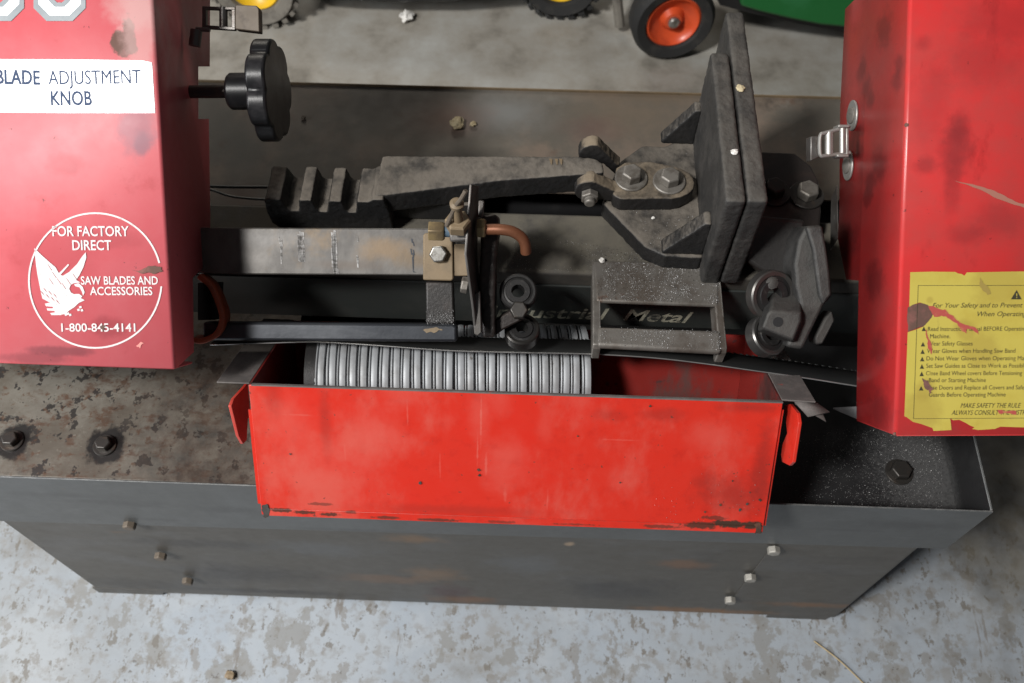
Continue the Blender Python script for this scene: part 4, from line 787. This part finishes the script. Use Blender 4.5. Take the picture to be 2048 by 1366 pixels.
# ================================================================== corrugated hose lying in the tray
AX = V((.995, .06, -.035)).normalized()
hc0 = hz(1150, 756, .548)
HR = .063
hs = thing('flexible_hose', hc0 - AX * .15, 'shiny corrugated metal hose lying in the red tray', 'hose')
bm = NB(); pit = .0118
lathe(bm, [(HR - .0045, 0), (HR - .0045, .0008), (HR - .0010, .0012), (HR - .0006, .0020), (HR - .0010, .0027), (HR - .0034, .0031), (HR - .0034, .0036), (HR - .0004, .0042), (HR, .0058), (HR, .0080), (HR - .0004, .0104), (HR - .0045, .0112), (HR - .0045, pit)], 64)
bmesh.ops.recalc_face_normals(bm, faces=bm.faces[:])
me = bpy.data.meshes.new('ring'); bm.to_mesh(me); bm.free(); me.materials.append(M['hose']); finish(me, 26)
NRING = 26
for k in range(NRING):
    mw = frame(hc0 - AX * (pit * k) + V((0, random.uniform(-1, 1) * .0006, random.uniform(-1, 1) * .0006)), AX + V((0, random.uniform(-1, 1) * .012, random.uniform(-1, 1) * .012))) @ MX.Rotation(k * .7, 4, 'Z')
    link('ring', me, hs, mw)
bm = NB(); lathe(bm, [(HR - .0045, -pit * NRING), (HR - .0045, pit)], 40, frame(hc0, AX)); obj('inner_liner', bm, M['bearing_dark'], hs)

# ================================================================== saw blade
bl = None
pts_px = [(420, 690, .655), (560, 686, .650), (640, 685, .647), (760, 692, .644), (900, 702, .641), (1040, 706, .639), (1180, 709, .637), (1300, 716, .636), (1400, 727, .636), (1500, 741, .637), (1600, 755, .638), (1715, 773, .640), (1860, 795, .642)]
near = smoothpath([hz(*p) for p in pts_px], 8)
bm = NB(); vs = []
for i, p in enumerate(near):
    t = i / (len(near) - 1); ang = rad(53 + 13 * min(1, t / .35) + 3 * t); d = V((0, math.sin(ang), -math.cos(ang)))
    vs.append([bm.verts.new(p), bm.verts.new(p + d * .0012), bm.verts.new(p + d * .026)])
for a, b in zip(vs, vs[1:]):
    f = bm.faces.new((a[0], b[0], b[1], a[1])); f.material_index = 1
    bm.faces.new((a[1], b[1], b[2], a[2]))
# teeth
for a, b in zip(vs, vs[1:]):
    n_ = max(1, int((b[2].co - a[2].co).length / .0042))
    for k in range(n_):
        p, q = a[2].co.lerp(b[2].co, k / n_), a[2].co.lerp(b[2].co, (k + .8) / n_); dd = (a[2].co - a[1].co).normalized()
        bm.faces.new((bm.verts.new(p), bm.verts.new(q), bm.verts.new(p + dd * .0022)))
b_ = obj('saw_blade', bm, [M['blade'], M['blade_edge']], st, solid=.0011, normals=False)

# ================================================================== things behind on the floor
def wheel(parent, contact_px, centre_px, rx, axis, width, tyre_m, rim_m, rim_f, lugs=0, name='wheel'):
    y0 = hz(*contact_px, 0).y; c = hy(*centre_px, y0); c.z = max(c.z, rx); c.z = rx
    mw = frame(c, axis, EZ); w = width / 2; r = rx
    bm = NB(); lathe(bm, [(r * rim_f, -w * .8), (r * .90, -w), (r, -w * .6), (r, w * .6), (r * .90, w), (r * (rim_f + .04), w * .86), (r * rim_f, w * .6)], 56)
    o = obj(name, bm, tyre_m, parent, mw, smooth=50)
    if lugs:
        bm = NB()
        for k in range(lugs):
            for s in (-1, 1):
                a_ = 2 * math.pi * (k + (.5 if s > 0 else 0)) / lugs; m2 = MX.Rotation(a_, 4, 'Z')
                pr = [V((r * .985, -.008, s * w * .15)), V((r * 1.035, -.006, s * w * .15)), V((r * 1.03, .012, s * w * .98)), V((r * .93, .014, s * w * 1.0))]
                prism(bm, [m2 @ p for p in pr], m2 @ V((0, .013, 0)) - m2 @ V((0, 0, 0)))
        obj('tread_lug', bm, tyre_m, o, mw)
    bm = NB(); lathe(bm, [(r * rim_f, w * .62), (r * (rim_f - .05), w * .72), (r * (rim_f - .12), w * .35), (r * .30, w * .10), (r * .20, w * .55), (0, w * .6)], 48); obj('rim', bm, rim_m, o, mw, smooth=50)
    bm = NB(); lathe(bm, [(r * .14, w * .56), (r * .14, w * .8), (r * .10, w * .9), (0, w * .9)], 12); obj('axle_nut', bm, M['steel'], o, mw)
    return o
gt = thing('garden_tractor', (-.15, 1.9, 0), 'garden tractor with yellow rims and knobbly tyres on the floor behind', 'tractor')
wheel(gt, (520, 30), (512, -36), .098, (.05, -1, .08), .085, M['dusty_rubber'], M['yellow_rim'], .60, 22)
wheel(gt, (1120, 15), (1122, -46), .092, (-.05, -1, .05), .08, M['rubber'], M['yellow_rim'], .60, 22)
y0 = hz(800, 12, .05).y
bm = NB(); prism(bm, [hy(600, 2, y0), hy(690, 12, y0), hy(800, 16, y0), hy(905, 14, y0), hy(1040, -10, y0), hy(1050, -90, y0), hy(590, -90, y0)], V((0, .25, 0))); obj('mower_deck', bm, M['deck_black'], gt, bev=.03, seg=4)
lm = thing('lawn_mower', (.5, 1.8, 0), 'green lawn mower with an orange rimmed wheel on the floor behind', 'lawn mower')
wheel(lm, (1335, 100), (1345, 26), .094, (.16, -1, .12), .062, M['rubber'], M['orange_rim'], .66)
yb2 = hz(1600, 70, .06).y
pg = [(1478, -30), (1480, 14), (1520, 26), (1580, 40), (1640, 52), (1700, 58), (1900, 60), (1900, -120), (1470, -120)]
bm = NB(); prism(bm, [hit(x, y, V((0, yb2, .06)), V((0, -1, .25)).normalized()) for x, y in pg], V((0, .02, 0))); obj('deck', bm, M['green'], lm, bev=.008)
bm = NB(); prism(bm, [hit(x, y, V((0, yb2 + .03, .05)), EY) for x, y in ((1400, -60), (1440, 10), (1500, 26), (1600, 48), (1700, 66), (1900, 70), (1900, -60))], V((0, .3, 0))); obj('deck_skirt', bm, M['deck_black'], lm)
bm = NB(); tube(bm, [hz(1228, -60, .14), hz(1240, 52, .02)], .012, 10); obj('wheel_bracket', bm, M['dusty_rubber'], lm)

# ================================================================== loose bits
def crumb(name, p, r, mt, label, cat, seed, flat=.6, group=None):
    b = NB(); bmesh.ops.create_icosphere(b, subdivisions=3, radius=r)
    for v in b.verts:
        q = v.co.copy(); v.co += noise.noise_vector(q * (1.3 / r) + V((seed, 0, 0))) * r * .55 + noise.noise_vector(q * (4 / r) + V((seed, 3, 0))) * r * .28; v.co.z *= flat
    z0 = min(v.co.z for v in b.verts)
    for v in b.verts: v.co.z -= z0
    return props(obj(name, b, mt, None, MX.Translation(p), smooth=50), label, cat, group)
crumb('foam_chip', hz(815, 40, 0), .016, M['pale'], 'white chip lying on the concrete floor behind the stand', 'chip', 2)
crumb('dirt_crumb', hz(914, 252, ZT - .003), .0095, M['crumb'], 'large tan crumb on the rear pan of the stand', 'crumb', 5, group='crumbs lying about')
crumb('dirt_crumb', hz(946, 251, ZT - .003), .0042, M['crumb'], 'small oval crumb right beside the large tan crumb', 'crumb', 9, group='crumbs lying about')
crumb('dirt_crumb', hz(608, 238, ZT - .003), .0036, M['brown_bolt'], 'small brown crumb on the rear pan near the knob', 'crumb', 12, group='crumbs lying about')
crumb('paint_flake', hz(1480, 178, ZJ), .0042, M['crumb'], 'tan flake on top of the tall jaw plate', 'flake', 15, .35, group='flakes on the jaw plates')
crumb('paint_flake', hz(1469, 306, ZJ), .0036, M['pale'], 'pale flake on top of the dusty jaw plate', 'flake', 18, .35, group='flakes on the jaw plates')
crumb('pellet', hz(1203, 523, ZB + .003), .0032, M['pale'], 'white pellet on the rear corner of the slotted support', 'pellet', 21, group='white pellets on the saw')
crumb('pellet', hz(1306, 437, ZV), .0018, M['pale'], 'tiny white pellet on the dusty jaw base', 'pellet', 25, group='white pellets on the saw')
bm = NB(); tube(bm, smoothpath([hz(1628, 1282, .004), hz(1680, 1322, .006), hz(1735, 1375, .003)], 5), .0010, 6); props(obj('straw', bm, M['straw']), 'thin dry straw lying on the floor at lower right', 'straw')
crumb('dirt_crumb', hz(462, 1352, 0), .007, M['tan'], 'brown crumb on the floor at the bottom edge', 'crumb', 31, group='crumbs lying about')
bm = NB(); tube(bm, smoothpath([hz(380, 372, .53), hz(430, 373, .53), hz(480, 374, .53), hz(545, 374, .53)], 4), .0022, 6); tube(bm, smoothpath([hz(380, 366, .525), hz(430, 382, .52), hz(470, 394, .515), hz(560, 401, .512)], 5), .0018, 6)
props(obj('cable', bm, M['wire']), 'thin black cable lying behind the guide bar by the left cover', 'cable')
# shavings: thousands of tiny curled slivers
def shavings(name, regions, label_kind, mt, seed):
    rnd = random.Random(seed); b = NB()
    for (fn, n, s) in regions:
        for _ in range(n):
            p = fn(rnd)
            if p is None: continue
            a_ = rnd.uniform(0, 6.28); L_ = s * rnd.uniform(.4, 1.5); d = V((math.cos(a_), math.sin(a_), rnd.uniform(-.1, .5))) * L_; w = V((-math.sin(a_), math.cos(a_), rnd.uniform(-.8, .8))) * L_ * .35
            v = [b.verts.new(p + V((0, 0, .0002))), b.verts.new(p + d * .5 + V((0, 0, L_ * .5))), b.verts.new(p + d), b.verts.new(p + w)]
            b.faces.new((v[0], v[1], v[3])); b.faces.new((v[1], v[2], v[3]))
    o = obj(name, b, mt, None, normals=False, smooth=5); props(o, kind='stuff'); o['label'] = label_kind; return o
def quad_px(pxs, z, dens=None):
    Q = [hz(*p, z) for p in pxs]
    def f(r):
        u, v = r.random(), r.random(); p = (Q[0] * (1 - u) + Q[1] * u) * (1 - v) + (Q[3] * (1 - u) + Q[2] * u) * v
        if dens and noise.noise(p * dens) < r.uniform(-.4, .35): return None
        return p
    return f
def tri_fall(pxs, z, c, s):
    f0 = quad_px(pxs, z)
    def f(r):
        p = f0(r); q = hz(*c, z)
        return p if r.random() < math.exp(-((p - q).length / s) ** 2) else None
    return f
shavings('metal_shavings', [
    (quad_px([(1192, 524), (1440, 528), (1437, 608), (1196, 600)], ZB + .003, 60), 4200, .0011),
    (quad_px([(1196, 654), (1440, 662), (1442, 702), (1196, 690)], ZB + .003, 60), 1300, .0011),
    (quad_px([(1030, 470), (1290, 500), (1400, 540), (1010, 545)], ZB, 30), 1200, .0009),
    (tri_fall([(1560, 860), (1885, 860), (1885, 1018), (1560, 1018)], ZP, (1840, 930), .12), 5200, .0011),
    (quad_px([(1240, 400), (1400, 400), (1400, 500), (1290, 490)], ZV, 30), 200, .0010),
    (quad_px([(1300, 330), (1395, 300), (1400, 400), (1300, 390)], ZV, 30), 60, .0008),
], 'bright metal shavings scattered on the saw', M['shaving'], 3)
shavings('dark_chips', [
    (quad_px([(1192, 524), (1440, 528), (1437, 608), (1196, 600)], ZB + .003, 40), 700, .0013),
    (quad_px([(1030, 470), (1290, 500), (1400, 540), (1010, 545)], ZB, 20), 400, .0012),
    (tri_fall([(1560, 860), (1885, 860), (1885, 1018), (1560, 1018)], ZP, (1840, 930), .12), 900, .0014),
], 'dark metal chips scattered on the saw', M['dark_shaving'], 5)
def on_strip(r):
    px, py = r.uniform(853, 908), r.gauss(638, 7); return hp(px, py, NBR - .0035)
shavings('metal_shavings', [(on_strip, 600, .0010)], 'metal shavings stuck on the black strip of the guide bar', M['shaving'], 8)
def on_tray(r):
    px, py = r.uniform(1300, 1525), r.gauss(1000, 30); return tp(px, py, .0008) if py < 1055 else None
shavings('metal_shavings', [(on_tray, 110, .0008)], 'metal shavings stuck to the red tray corner', M['shaving'], 9)
